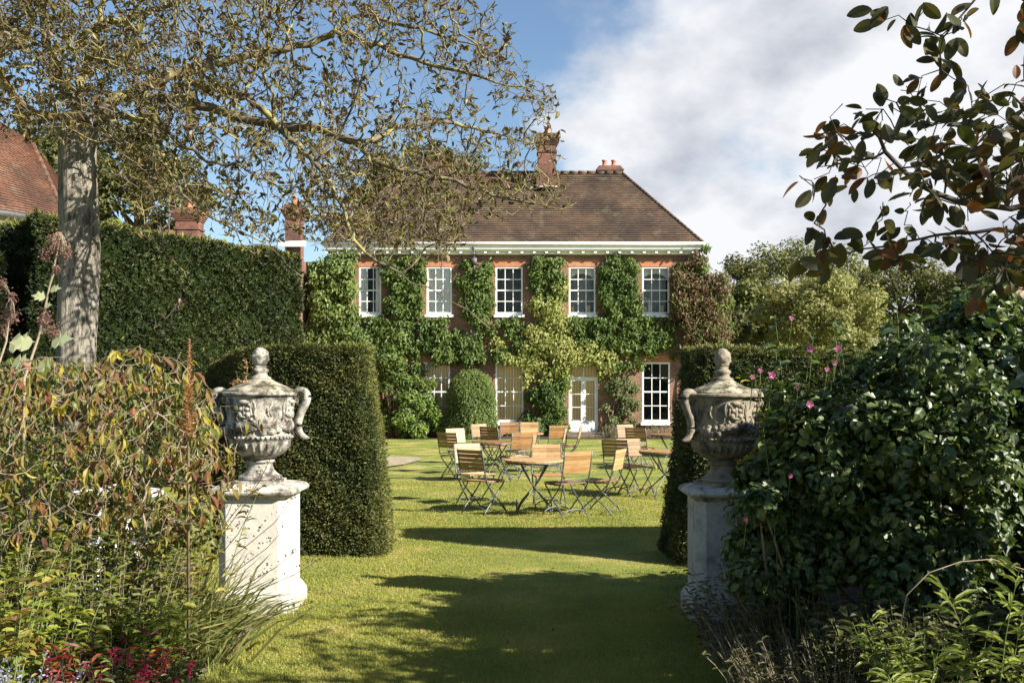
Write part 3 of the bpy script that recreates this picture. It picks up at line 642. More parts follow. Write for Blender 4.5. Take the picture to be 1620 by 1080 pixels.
# french door with overlight
a, b_, c, d = door
dr = empty('french_door', (0, 0, 0), None, None); dr.parent = house
for s_ in (0, 1):
    x0 = a + .03 + s_ * (b_ - a - .06) / 2; x1 = x0 + (b_ - a - .06) / 2 - .004
    mb = MB(); z1 = d - .52
    mb.box(x0, x0 + .08, .06, .11, c + .02, z1); mb.box(x1 - .08, x1, .06, .11, c + .02, z1); mb.box(x0 + .08, x1 - .08, .06, .11, z1 - .08, z1); mb.box(x0 + .08, x1 - .08, .06, .11, c + .02, c + .36)
    mb.box(x0 + .08, x1 - .08, .065, .105, c + .36, c + .42)
    for q in (1, 2): z = c + .42 + (z1 - .08 - c - .42) * q / 3; mb.box(x0 + .08, x1 - .08, .07, .1, z - .012, z + .012)
    lf = mb.build('door_leaf', MAT['white'], dr)
mb = MB(); mb.box(a, a + .028, .03, .12, c, d); mb.box(b_ - .028, b_, .03, .12, c, d); mb.box(a + .028, b_ - .028, .03, .12, d - .04, d); mb.box(a + .028, b_ - .028, .04, .12, d - .52, d - .46); mb.box((a + b_) / 2 - .02, (a + b_) / 2 + .02, .07, .1, d - .46, d - .04); mb.build('door_frame', MAT['white'], dr)
mesh_np('pane', [(a + .03, .085, c + .4), (b_ - .03, .085, c + .4), (b_ - .03, .085, d - .04), (a + .03, .085, d - .04)], [np.array([[0, 1, 2, 3]])], MAT['glass'], dr)
drape(dr, a + .04, b_ - .04, c + .05, d, .125, MAT['shutter'], .004, .2, 'shutter')
mb = MB(); mb.ball((((a + b_) / 2) + .04, .045, c + 1.0), .025); mb.build('handle', MAT['lead'], dr)
mb = MB(); mb.box(a - .35, b_ + .35, -.75, -.01, .0, .09); mb.box(a - .15, b_ + .15, -.4, -.012, .09, .17); mb.build('step', MAT['path'], house, bevel=.01)
# left wing, set back
wing = empty('brick_wing', (0, 0, 0), 'lower brick wing with tiled roof left of the big house', 'house wing')
wx0, wx1, wy = -13.5, -6.5, 37.5; kw = F / wy
hw = ((478 - 810) / kw, (500 - 810) / kw, CH - (535 - HY) / kw, CH - (478 - HY) / kw)
mb = MB(); wz = CH + (608 - 448) / kw; wall_panel(mb, wx0, wx1, 0, wz, wy, [hw]); mb.add([(wx0, wy, 0), (wx0, wy, wz), (wx0, wy + 5, wz), (wx0, wy + 5, 0)], [(0, 1, 2, 3)]); mb.build('wall', MAT['brick'], wing, uv=True)
w = sash(wing, (hw[0], hw[1], hw[2], hw[3]), 2, 5, y=wy + .03)
mb = MB(); slope(mb, (wx0 - .3, wy - .35, wz - .1), (wx1, wy - .35, wz - .1), (wx1, wy + 2.6, wz + 1.1), (wx0 - .3, wy + 2.6, wz + 1.1), 16); slope(mb, (wx1, wy + 5.5, wz - .1), (wx0 - .3, wy + 5.5, wz - .1), (wx0 - .3, wy + 2.6, wz + 1.1), (wx1, wy + 2.6, wz + 1.1), 16)
mb.build('roof', MAT['tile'], wing, uv=True)
# service range further left: low roofs, ornate chimneys
rg = empty('service_range', (0, 0, 0), 'brick outbuilding range with two ornate red chimney stacks rising behind the tall yew hedge', 'building')
ry_ = 31.0; kr = F / ry_
def rp(px, py, Y=ry_): p = P(px, py, Y); return p[0], p[2]
x0, zt = rp(225, 398); x1, _ = rp(441, 400)
mb = MB(); mb.box(x0, x1, ry_, ry_ + 5, 0, zt); mb.build('wall', MAT['brick'], rg, uv=True)
mb = MB(); zr = rp(300, 372)[1]
slope(mb, (x0 - .2, ry_ - .3, zt - .05), (x1 + .1, ry_ - .3, zt - .05), (x1 - .8, ry_ + 2.5, zr), (x0 + .8, ry_ + 2.5, zr), 14)
slope(mb, (x1 + .1, ry_ - .3, zt - .05), (x1 + .1, ry_ + 5.2, zt - .05), (x1 - .8, ry_ + 2.5, zr), (x1 - .8, ry_ + 2.5, zr), 14); rf = mb.build('roof', MAT['tile'], rg, uv=True)
xc, z1 = rp(462, 322); chimney(rf, xc, ry_ + .35, zt - .6, z1, .48, .48, 1)
mb = MB(); mb.box(xc - .42, xc + .42, ry_ - .06, ry_ + .02, zt + .15, zt + .32); mb.build('chimney_flashing', MAT['white'], rf)
xc, z1 = rp(277, 318); chimney(rf, xc, ry_ + 1.4, zt - .6, z1, .72, .6, 1); xc, z1 = rp(240, 355); mb = MB(); mb.box(xc - .5, xc + .4, ry_ + 1.1, ry_ + 1.9, zt - .6, z1); mb.build('chimney_shoulder', MAT['brick'], rf, uv=True)
mb = MB(); x, z = rp(250, 300); mb.tube([(x, ry_ + 1, zt - .3), (x, ry_ + 1, z)], .018, 6); mb.build('flue_pipe', MAT['lead'], rf)
# weathered red tiled barn at the far left
barn = empty('tiled_barn', (0, 0, 0), 'low white walled barn with weathered orange red tile roof at the left edge', 'barn')
by = 20.0
A = P(-200, 302, by - .5); B = P(106, 348, by + 3.5); T0 = P(-200, 60, by + 3.2); T1 = P(50, 225, by + 4.8)
mb = MB(); slope(mb, A, B, T1, T0, 40, .012, .016); slope(mb, B, B + np.array([-1.2, 6, 0]), T1, T1, 30); brf = mb.build('roof', MAT['tile_red'], barn, uv=True)
mb = MB(); ridge(mb, B, T1, .07, .25); mb.build('hip_tile', MAT['tile_red'], brf, smooth=True, uv=True)
mb = MB(); mb.add([A + (.1, .45, -.02), B + (-.3, .4, -.02), (B[0] - .3, B[1] + .4, 0), (A[0] + .1, A[1] + .45, 0)], [(0, 3, 2, 1)]); mb.add([B + (-.3, .4, -.02), B + (-1.4, 5.8, -.02), (B[0] - 1.4, B[1] + 5.8, 0), (B[0] - .3, B[1] + .4, 0)], [(0, 1, 2, 3)]); mb.build('wall', MAT['wall_white'], barn)
mb = MB(); mb.tube([A + (0, -.05, -.06), B + (0, -.05, -.06)], .06, 8); mb.build('gutter', MAT['lead'], barn, smooth=True)

# ------------------------------------------------------------------ hedges
def hedge(name, label, foot, top, H, per_m2, size, mat, seed, tip=None, wob=.02, cat='hedge', droptop=None, edge=.12, wid=.36):
    """foot/top: matching ccw outlines; skin of small shoots over a dark twiggy body"""
    g = rng(seed); foot = np.array(foot, float); top = np.array(top, float); k = len(foot)
    H = np.broadcast_to(np.array(H, float), (k,))
    c0 = foot.mean(0); root = empty(name, (c0[0], c0[1], 0), label, cat)
    def inset(p, d): return p + (p.mean(0) - p) / np.maximum(np.linalg.norm(p - p.mean(0), axis=1), .01)[:, None] * d
    f2, t2 = inset(foot, .09), inset(top, .09)
    V = np.concatenate([np.c_[f2, np.zeros(k)], np.c_[t2, H - .09]]) - np.array([c0[0], c0[1], 0])
    mesh_np('branches', V, [np.array([(i, (i + 1) % k, k + (i + 1) % k, k + i) for i in range(k)]), np.array([list(range(k, 2 * k))])], MAT['body'], root)
    Pn, N, E = [], [], []
    tris = []
    for i in range(k):
        j = (i + 1) % k
        a = np.r_[foot[i], 0]; b_ = np.r_[foot[j], 0]; c = np.r_[top[j], H[j]]; d = np.r_[top[i], H[i]]
        tris += [(a, b_, c, 0), (a, c, d, 0)]
    tc_ = np.r_[top.mean(0), H.mean()]
    for i in range(k): tris.append((np.r_[top[i], H[i]], np.r_[top[(i + 1) % k], H[(i + 1) % k]], tc_, 1))
    for a, b_, c, it in tris:
        cr_ = np.cross(b_ - a, c - a); ar = np.linalg.norm(cr_) / 2
        if ar < 1e-4: continue
        n = int(ar * per_m2); u = g.random((n, 2)); s_ = u.sum(1) > 1; u[s_] = 1 - u[s_]
        Pn.append(a + u[:, :1] * (b_ - a) + u[:, 1:] * (c - a)); nn = cr_ / (2 * ar)
        N.append(np.tile(nn, (n, 1))); E.append(np.full(n, it))
    Pn = np.concatenate(Pn); N = np.concatenate(N); E = np.concatenate(E)
    # clipped but lumpy
    lump = wob * (np.sin(Pn[:, 0] * 7.1 + Pn[:, 2] * 5.3) + np.sin(Pn[:, 1] * 6.3 - Pn[:, 2] * 8.7 + 2) + np.sin(Pn[:, 0] * 17 + Pn[:, 1] * 13 + Pn[:, 2] * 19)) * .5
    Pn = Pn + N * (lump + g.normal(size=len(Pn)) * .018 - .03)[:, None]
    n = len(Pn)
    D = nrm(N * .7 + rdir(g, n) * .9 + np.array([0, 0, .25])); NN = nrm(rdir(g, n) + N * .6)
    L = size * g.uniform(.6, 1.3, n); st_ = g.random(n) < .006; L[st_] *= 1.8; D[st_] = nrm(D[st_] + N[st_] * .8); NN[st_] = nrm(NN[st_])
    gold = (E == 1) | (g.random(n) < .02)  # top leaves coloured golden as if sunlit, plus a few strays
    if tip: gold = gold | ((N @ np.array(tip[:3])) > tip[3]) & (g.random(n) < .6)  # faces towards the sun side get the same painted sunlight
    leaves('leaves', MAT[mat], Pn[~gold], D[~gold], NN[~gold], L[~gold], L[~gold] * wid, RH, root)
    leaves('sun_toned_tips', MAT['yew_sunlit'], Pn[gold], D[gold], NN[gold], L[gold], L[gold] * wid, RH, root)
    return root
hedge('yew_hedge', 'clipped yew hedge buttress behind the bright white pedestal, its right edge toned golden as if sunlit',
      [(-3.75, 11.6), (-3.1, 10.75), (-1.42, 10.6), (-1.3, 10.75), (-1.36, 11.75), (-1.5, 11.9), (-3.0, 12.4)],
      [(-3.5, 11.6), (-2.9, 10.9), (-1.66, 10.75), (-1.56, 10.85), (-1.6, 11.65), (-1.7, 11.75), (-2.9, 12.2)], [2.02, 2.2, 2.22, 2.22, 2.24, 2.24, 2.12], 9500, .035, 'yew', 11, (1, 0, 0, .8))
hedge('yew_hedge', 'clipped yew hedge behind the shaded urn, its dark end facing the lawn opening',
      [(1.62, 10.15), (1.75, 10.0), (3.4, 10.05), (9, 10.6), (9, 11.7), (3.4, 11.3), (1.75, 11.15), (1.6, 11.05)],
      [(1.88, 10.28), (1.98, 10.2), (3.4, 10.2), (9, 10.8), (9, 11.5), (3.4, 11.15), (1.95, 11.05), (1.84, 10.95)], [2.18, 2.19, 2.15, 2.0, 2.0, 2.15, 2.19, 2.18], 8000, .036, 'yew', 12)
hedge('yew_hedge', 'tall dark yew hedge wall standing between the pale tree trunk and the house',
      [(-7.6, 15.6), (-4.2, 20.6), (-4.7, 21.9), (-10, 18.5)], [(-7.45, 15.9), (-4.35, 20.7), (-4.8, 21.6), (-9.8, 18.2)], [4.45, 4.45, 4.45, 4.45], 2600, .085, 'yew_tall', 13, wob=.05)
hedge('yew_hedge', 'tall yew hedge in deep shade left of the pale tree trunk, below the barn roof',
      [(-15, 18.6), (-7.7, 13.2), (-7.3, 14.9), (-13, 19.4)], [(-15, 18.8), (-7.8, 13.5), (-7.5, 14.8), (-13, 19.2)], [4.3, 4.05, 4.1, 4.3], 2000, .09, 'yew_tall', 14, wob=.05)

# ------------------------------------------------------------------ climbers and shrubs on the house
def wall_clumps(g, regs, thick=.35, r=(.2, .42), Y=FY):
    cs, rs = [], []
    for (x0, y0, x1, y1, n) in regs:
        for _ in range(n):
            a, b_ = g.uniform(x0, x1), g.uniform(y0, y1); rad = g.uniform(*r); cs.append((hx(a), Y - thick * g.uniform(.15, 1), hz(b_))); rs.append(rad)
    return np.array(cs), np.array(rs)
def climber(name, label, regs, n, mat, seed, size=.13, thick=.35, r=(.2, .42), wid=.45, T=L6, stems=6, mask=None, cat='climber'):
    g = rng(seed); cs, rs = wall_clumps(g, regs, thick, r)
    x = float(cs[:, 0].mean()); root = empty(name, (x, FY - .25, 0), label, cat)
    p, nn = clumps(g, cs, rs, n, 1, (.3, 1.05), .3)
    nn = nrm(nn + np.array([0, -.5, 0])); p[:, 1] = np.minimum(p[:, 1], FY - .03)
    sx = g.random(n) < .07; p[sx] += g.normal(size=(int(sx.sum()), 3)) * np.array([.14, .05, .14])
    D = nrm(rdir(g, n) * .7 + np.array([0, -.35, -.75]))
    ok = np.ones(n, bool)
    for h in up[0:5] + lo[0:3] + [door]:
        ok &= ~((p[:, 0] > h[0] + .02 + g.normal(size=n) * .05) & (p[:, 0] < h[1] - .02 + g.normal(size=n) * .05) & (p[:, 2] > h[2] - .03 + g.normal(size=n) * .04) & (p[:, 2] < h[3] - .03 + g.normal(size=n) * .06))
    if mask is not None: ok &= mask(p)
    p, nn, D = p[ok], nn[ok], D[ok]; n = len(p); L = size * g.uniform(.6, 1.35, n)
    leaves('foliage', MAT[mat], p, D, nn, L, L * wid, T, root)
    mb = MB()
    for i in range(stems):
        c = cs[g.integers(len(cs))]; x0 = x + g.uniform(-.3, .3) if i < 2 else c[0] + g.uniform(-.3, .3)
        pts = [np.array([x0 + (c[0] - x0) * t + .08 * math.sin(t * 9 + i), FY - .06 - .1 * math.sin(t * 3), c[2] * t]) - np.array(root.location) for t in np.linspace(0, 1, 12)]
        if any(h[0] - .05 < q[0] + root.location.x < h[1] + .05 and h[2] < q[2] < h[3] for q in pts for h in up + lo + [door]): continue
        mb.tube(pts, np.linspace(.035, .012, 12), 6)
    if mb.n: mb.build('stem', MAT['stem'], root, smooth=True)
    return root
climber('wisteria', 'dark green wisteria covering the middle of the house front between the upper windows',
        [(612, 412, 667, 500, 60), (724, 417, 776, 500, 55), (838, 414, 890, 475, 34), (951, 410, 1006, 500, 60), (560, 505, 700, 560, 60), (690, 505, 830, 570, 60), (900, 505, 1062, 555, 64), (610, 540, 700, 600, 12), (960, 540, 1020, 580, 8), (1030, 520, 1065, 565, 8)],
        50000, 'wist', 21, .12, .24, (.13, .27), stems=12)
climber('climbing_plant', 'light green climber smothering the left corner of the house front', [(500, 418, 560, 500, 55), (492, 490, 570, 560, 40), (560, 520, 640, 640, 18), (520, 404, 560, 430, 5)], 17000, 'wist_l', 22, .14, .5, stems=5)
climber('climbing_plant', 'pale yellow leaved climber hanging down between the second and third upper windows from the right', [(848, 455, 890, 500, 8), (832, 490, 900, 560, 22), (825, 540, 905, 600, 18), (840, 580, 900, 605, 6), (905, 545, 1010, 585, 12), (770, 530, 830, 585, 7)], 12000, 'yellowc', 23, .11, .32, stems=3)
climber('climbing_plant', 'dark green climber beside the french door, below the pale yellow one', [(834, 600, 896, 685, 30)], 7500, 'wist', 24, .1, .45, (.15, .3), stems=4)
climber('climbing_plant', 'reddish brown creeper bulging over the right corner of the house', [(1066, 425, 1112, 520, 44), (1090, 440, 1140, 540, 34), (1060, 500, 1145, 560, 16), (1095, 405, 1112, 425, 4)], 16000, 'redc', 25, .11, .5, stems=4)
climber('climbing_plant', 'bright green shoots along the outer edge of the red creeper', [(1125, 460, 1152, 560, 12), (1098, 395, 1114, 430, 5), (1070, 530, 1110, 562, 6)], 3200, 'wist_l', 26, .12, .55, (.12, .26), stems=2)
climber('climbing_rose', 'loose grey green rose trained on the brickwork right of the french door', [(952, 612, 1005, 680, 22), (960, 600, 990, 620, 4)], 3300, 'rose', 27, .09, .3, (.12, .26), stems=7)
def shrub(name, label, cs, rs, n, mat, seed, size=.1, wid=.45, T=L6, cat='shrub', squash=.9, up=.4, stemmat='stem', body=0, part='foliage', base=None):
    g = rng(seed); cs = np.array(cs, float); rs = np.array(rs, float); b0 = np.array(base if base is not None else [cs[:, 0].mean(), cs[:, 1].mean(), 0.])
    root = empty(name, tuple(b0), label, cat)
    p, nn = clumps(g, cs, rs, n, squash, (.35, 1.1), up); ok = p[:, 2] > .01; p, nn = p[ok], nn[ok]; n = len(p); L = size * np.clip(np.exp(g.normal(size=n) * .34), .35, 1.9)
    leaves(part, MAT[mat], p, leaf_dirs(g, nn), nn, L, L * wid, T, root)
    mb = MB()
    for c in cs[g.permutation(len(cs))[:14]]:
        e = c - b0; mb.tube([np.array([e[0] * .1, e[1] * .1, 0]), e * np.array([.55, .55, .6]) + g.normal(size=3) * .03, e], [.012 + .006 * np.linalg.norm(e), .01, .004], 6)
    mb.build('stem', MAT[stemmat], root, smooth=True)
    return root, p, nn
g = rng(30)
def blobs(g, c, rad, n, r, lo_=.0):
    c = np.array(c, float); rad = np.array(rad, float); d = rdir(g, n) * (g.uniform(lo_, 1, (n, 1)) ** (1 / 3)); return c + d * rad, g.uniform(r[0], r[1], n)
cs, rs = blobs(g, (hx(660), FY - 1.1, .75), (.95, .6, .7), 34, (.18, .32)); shrub('bay_shrub', 'rounded bright green shrub at the foot of the house beside the left hedge', cs, rs, 6500, 'bay', 31, .11, .4)
cs, rs = blobs(g, (hx(662), FY - .7, 1.75), (.6, .35, .4), 14, (.16, .28)); shrub('wall_shrub', 'upright green shrub against the wall above the rounded bright green one', cs, rs, 2200, 'wist_l', 32, .11, .4)
cs, rs = blobs(g, (hx(628), FY - .9, 2.2), (.4, .4, 1.1), 20, (.2, .34)); shrub('wall_shrub', 'dark green shrub partly hidden behind the left clipped hedge at the house foot', cs, rs, 3500, 'wist', 33, .11, .4)
# dome topiary
g = rng(34); dome = empty('dome_topiary', (hx(748), FY - 1.0, 0), 'tall dome shaped clipped green bush against the house wall left of the middle window', 'topiary')
n = 16000; th = g.uniform(0, 2 * np.pi, n); t = g.random(n)
prof_z = t * 2.25; pr = .76 * np.where(t < .62, 1 - .02 * t, np.sqrt(np.maximum(0, 1 - ((t - .62) / .38) ** 2)) * .985)
pr *= 1 + .05 * np.sin(5 * th + t * 7) + .05 * g.normal(size=n)
nn = nrm(np.stack([np.cos(th), np.sin(th), np.where(t > .62, (t - .62) * 3, 0)], 1)); pz = np.stack([pr * np.cos(th), pr * np.sin(th) * .9, prof_z + g.normal(size=n) * .03 + .02], 1)
L = .1 * g.uniform(.6, 1.3, n); V, Fs = leaf_arrays(pz, nrm(rdir(g, n) * .5 + nn * .4 + np.array([0, 0, -.7])), nrm(nn + .6 * rdir(g, n)), L, L * .3, RH); mesh_np('foliage', V, Fs, MAT['wist_l'], dome)
mb = MB(); mb.lathe([(.66, 0), (.66, 1.3), (.55, 1.75), (.3, 2.05), (.05, 2.14)], 20); mb.build('branches', MAT['body'], dome, smooth=True)
def herb(name, label, base, nst, spread, h, leafL, mat, seed, lean=(0, 0), nleaf=14, wid=.25, flower=None, fl_frac=.3, smat='stem_green', cat='plant', T=L6, droop=.1, sr=.0035, fl_n=40, fl_s=.012, curve=.25, fstart=.7, zmin=.15):
    g = rng(seed); root = empty(name, (base[0], base[1], 0), label, cat); tp, td = [], []; ps, ds = [], []; fp = []
    mb = MB()
    for i in range(nst):
        a = g.uniform(0, 6.283); rr = spread * math.sqrt(g.random()); b0 = np.array([rr * math.cos(a), rr * math.sin(a), 0]); H = h * g.uniform(.65, 1.08)
        out = np.array([b0[0] * .9, b0[1] * .9, 0]) * curve / max(spread, .01) * H + np.array([lean[0], lean[1], 0]) * H * g.uniform(.6, 1.3) + np.r_[g.normal(size=2) * .07 * H, 0]
        ts = np.linspace(0, 1, 6); pts = b0 + np.outer(ts, (0, 0, H)) + np.outer(ts ** 2, out); pts[:, 2] -= .12 * H * ts ** 2 * min(1, np.linalg.norm(out) / H * 2)
        mb.tube(pts, np.linspace(sr, sr * .4, 6), 4, cap=False)
        fl = flower and g.random() < fl_frac
        for q in range(nleaf):
            t = g.uniform(zmin, fstart if fl else 1); p = np.array([np.interp(t, ts, pts[:, j]) for j in range(3)]); a2 = g.uniform(0, 6.283) ; ps.append(p); ds.append((math.cos(a2), math.sin(a2), g.uniform(.1, .8) - droop * 3))
        if fl:
            for q in range(fl_n): t = fstart + (1 - fstart) * g.random(); p = np.array([np.interp(t, ts, pts[:, j]) for j in range(3)]); fp.append(p + g.normal(size=3) * fl_s * .6)
    mb.build('stem', MAT[smat], root, smooth=True)
    ps = np.array(ps); ds = nrm(np.array(ds)); n = len(ps)
    if n:
        L = leafL * g.uniform(.55, 1.3, n); V, Fs = leaf_arrays(ps, ds, nrm(np.array([0, 0, 1.]) + .5 * rdir(g, n)), L, L * wid, T); mesh_np('foliage', V, Fs, MAT[mat], root)
    if fp:
        fp = np.array(fp); n = len(fp); V, Fs = leaf_arrays(fp, nrm(rdir(g, n) + (0, 0, .2)), rdir(g, n), fl_s * g.uniform(.7, 1.4, n), fl_s * .7, RH); mesh_np('flower', V, Fs, MAT[flower], root)
    return root
herb('lavender', 'grey green lavender clump at the wall foot right of the french door', (hx(968), FY - .8), 70, .4, .45, .07, 'rose', 35, nleaf=10, sr=.006, smat='stem_pale')
herb('lavender', 'grey green lavender clump below the dark right hand window', (hx(1040), FY - .8), 70, .45, .45, .07, 'rose', 36, nleaf=10, sr=.006, smat='stem_pale')

# ------------------------------------------------------------------ background trees
def tree(name, label, bx, by_, h, rx, mat, seed, n=11000, size=.26, crown0=.25, ry2=None, squash=.85, nb=46, rad=(.12, .24), trunk=.25, group='trees beyond the house', T=RH, bare=0):
    g = rng(seed); root = empty(name, (bx, by_, 0), label, 'tree', group=group); ry2 = ry2 or rx * .8
    cz = h * (1 + crown0) / 2; rzz = h * (1 - crown0) / 2
    d = rdir(g, nb); d[:, 2] = d[:, 2] * .9 + .1; rr = g.uniform(.55, .92, (nb, 1)); cs = np.array([0, 0, cz]) + d * rr * np.array([rx, ry2, rzz]); rs = g.uniform(*rad, nb) * rx * 1.25
    cs[:, 2] = np.minimum(cs[:, 2], h - rs * .8)
    p, nn = clumps(g, cs, rs, n, squash, (.25, 1.12), .45); L = size * g.uniform(.55, 1.3, n)
    V, Fs = leaf_arrays(p, leaf_dirs(g, nn, .2), nn, L, L * .55, T); mesh_np('crown', V, Fs, MAT[mat], root)
    mb = MB(); mb.tube([(0, 0, 0), (.05, 0, h * .3), (0, .05, h * .7)], [trunk, trunk * .75, trunk * .3], 9)
    for c in cs[::2]:
        s_ = np.array([0, 0, min(h * .65, max(h * .15, c[2] - g.uniform(.1, .25) * h))]); mb.tube([s_, (s_ + c) / 2 + g.normal(size=3) * .15, c], [trunk * .35, trunk * .2, trunk * .08], 5)
    mb.build('trunk', MAT['stem_pale'] if bare else MAT['stem'], root, smooth=True); return root
def tr(px, topy, Y, rpx, mat, seed, label, **k):
    p = P(px, topy, Y); k.setdefault('crown0', .4); return tree('broadleaf_tree', label, p[0], Y, p[2], 1.2 * rpx / F * Y, mat, seed, **k)
tr(1150, 402, 66, 58, 'treeB', 40, 'grey green tree just right of the red creeper corner', n=11000, bare=1)
tr(1272, 372, 74, 88, 'treeA', 41, 'tallest olive brown tree in the middle of the background trees', n=16000, bare=1)
tr(1215, 440, 52, 62, 'treeA', 42, 'rounded olive green tree in front of the taller background trees', n=12000)
tr(1300, 432, 44, 85, 'treeC', 43, 'broad pale silvery yellow tree in the middle right background', n=24000, size=.16)
tr(1425, 405, 60, 84, 'treeB', 44, 'dark green oak right of the pale silvery tree', n=14000)
tr(1540, 402, 58, 80, 'treeB', 45, 'dark tree behind the right shrubs', n=10000)
tr(1350, 500, 34, 50, 'treeC', 46, 'low pale yellow green bush tree below the silvery tree', n=9000, size=.14, crown0=.05)
tr(1160, 480, 44, 50, 'treeB', 47, 'low dark green tree rising above the right clipped hedge', n=9000, crown0=.05, size=.2)
tr(1235, 528, 24, 32, 'treeD', 48, 'bright yellow green bush peeping over the right clipped hedge', n=4000, size=.11, crown0=.05, trunk=.08)
tr(1640, 380, 50, 70, 'treeA', 49, 'olive tree at the far right edge behind the shrubs', n=7000)
tr(672, 222, 50, 88, 'treeB', 50, 'dense dark green tree rising behind the house roof', n=26000, size=.2, crown0=.66, group='trees behind the house')
tr(578, 268, 47, 42, 'treeB', 51, 'dark tree beside the left slope of the big roof', n=9000, group='trees behind the house')
tr(215, 175, 40, 95, 'treeB', 52, 'dark bluish tree rising behind the left brick chimneys', n=20000, size=.2, group='trees behind the house')
tr(60, 160, 44, 90, 'treeB', 53, 'dark tree at the far left behind the barn roof', n=9000, group='trees behind the house')
tr(185, 330, 26, 40, 'treeD', 54, 'feathery light green tree just above the tall yew hedge', n=7000, size=.12, group='trees behind the house')
g = rng(55); cs = []
for i in range(240):
    a = g.uniform(-.95, .95); Y = g.uniform(95, 150); cs.append((math.tan(a) * Y * .9, Y, g.uniform(1, 6.5)))
p, nn = clumps(g, cs, np.full(240, 4.) * g.uniform(.6, 1.2, 240), 30000, .8); L = .8 * g.uniform(.6, 1.2, 30000)
tag(leaves('treeline', MAT['treeB'], p, leaf_dirs(g, nn), nn, L, L * .6), kind='stuff')

# ------------------------------------------------------------------ pedestals and urns
def oct_(h, c): return [(-h + c, -h), (h - c, -h), (h, -h + c), (h, h - c), (h - c, h), (-h + c, h), (-h, h - c), (-h, -h + c)]
def pedestal(x, y, hw_, mat, capmat, label, rz=0):
    r = empty('stone_pedestal', (x, y, 0), label, 'pedestal', rz); c = .07
    mb = MB(); mb.prism(oct_(hw_ + .05, c), 0, oct_(hw_ + .05, c), .13); mb.prism(oct_(hw_ + .05, c), .132, oct_(hw_ + .03, c), .17); mb.prism(oct_(hw_ + .03, c), .172, oct_(hw_ + .002, c), .21); mb.build('plinth', mat, r, bevel=.008)
    mb = MB(); mb.prism(oct_(hw_, c), .205, oct_(hw_, c), .91); mb.build('shaft', mat, r, bevel=.006)
    mb = MB(); e = .06
    for a, b_, z0, z1 in ((.0, .02, .905, .93), (.02, .05, .93, .945), (.058, .066, .946, .965), (.066, .055, .965, .985), (.055, .02, .985, 1.005), (.02, -.06, 1.005, 1.018)):
        mb.prism(oct_(hw_ + a, c), z0, oct_(hw_ + b_, c), z1)
    mb.build('cap', capmat, r, bevel=.004); return r
PL = (-2.02, 8.12); PR = (1.655, 7.95)
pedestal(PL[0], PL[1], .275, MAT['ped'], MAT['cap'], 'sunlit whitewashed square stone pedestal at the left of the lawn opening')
pedestal(PR[0], PR[1], .245, MAT['ped_shaded'], MAT['cap'], 'grey shaded stone pedestal half hidden by the shrubs on the right')
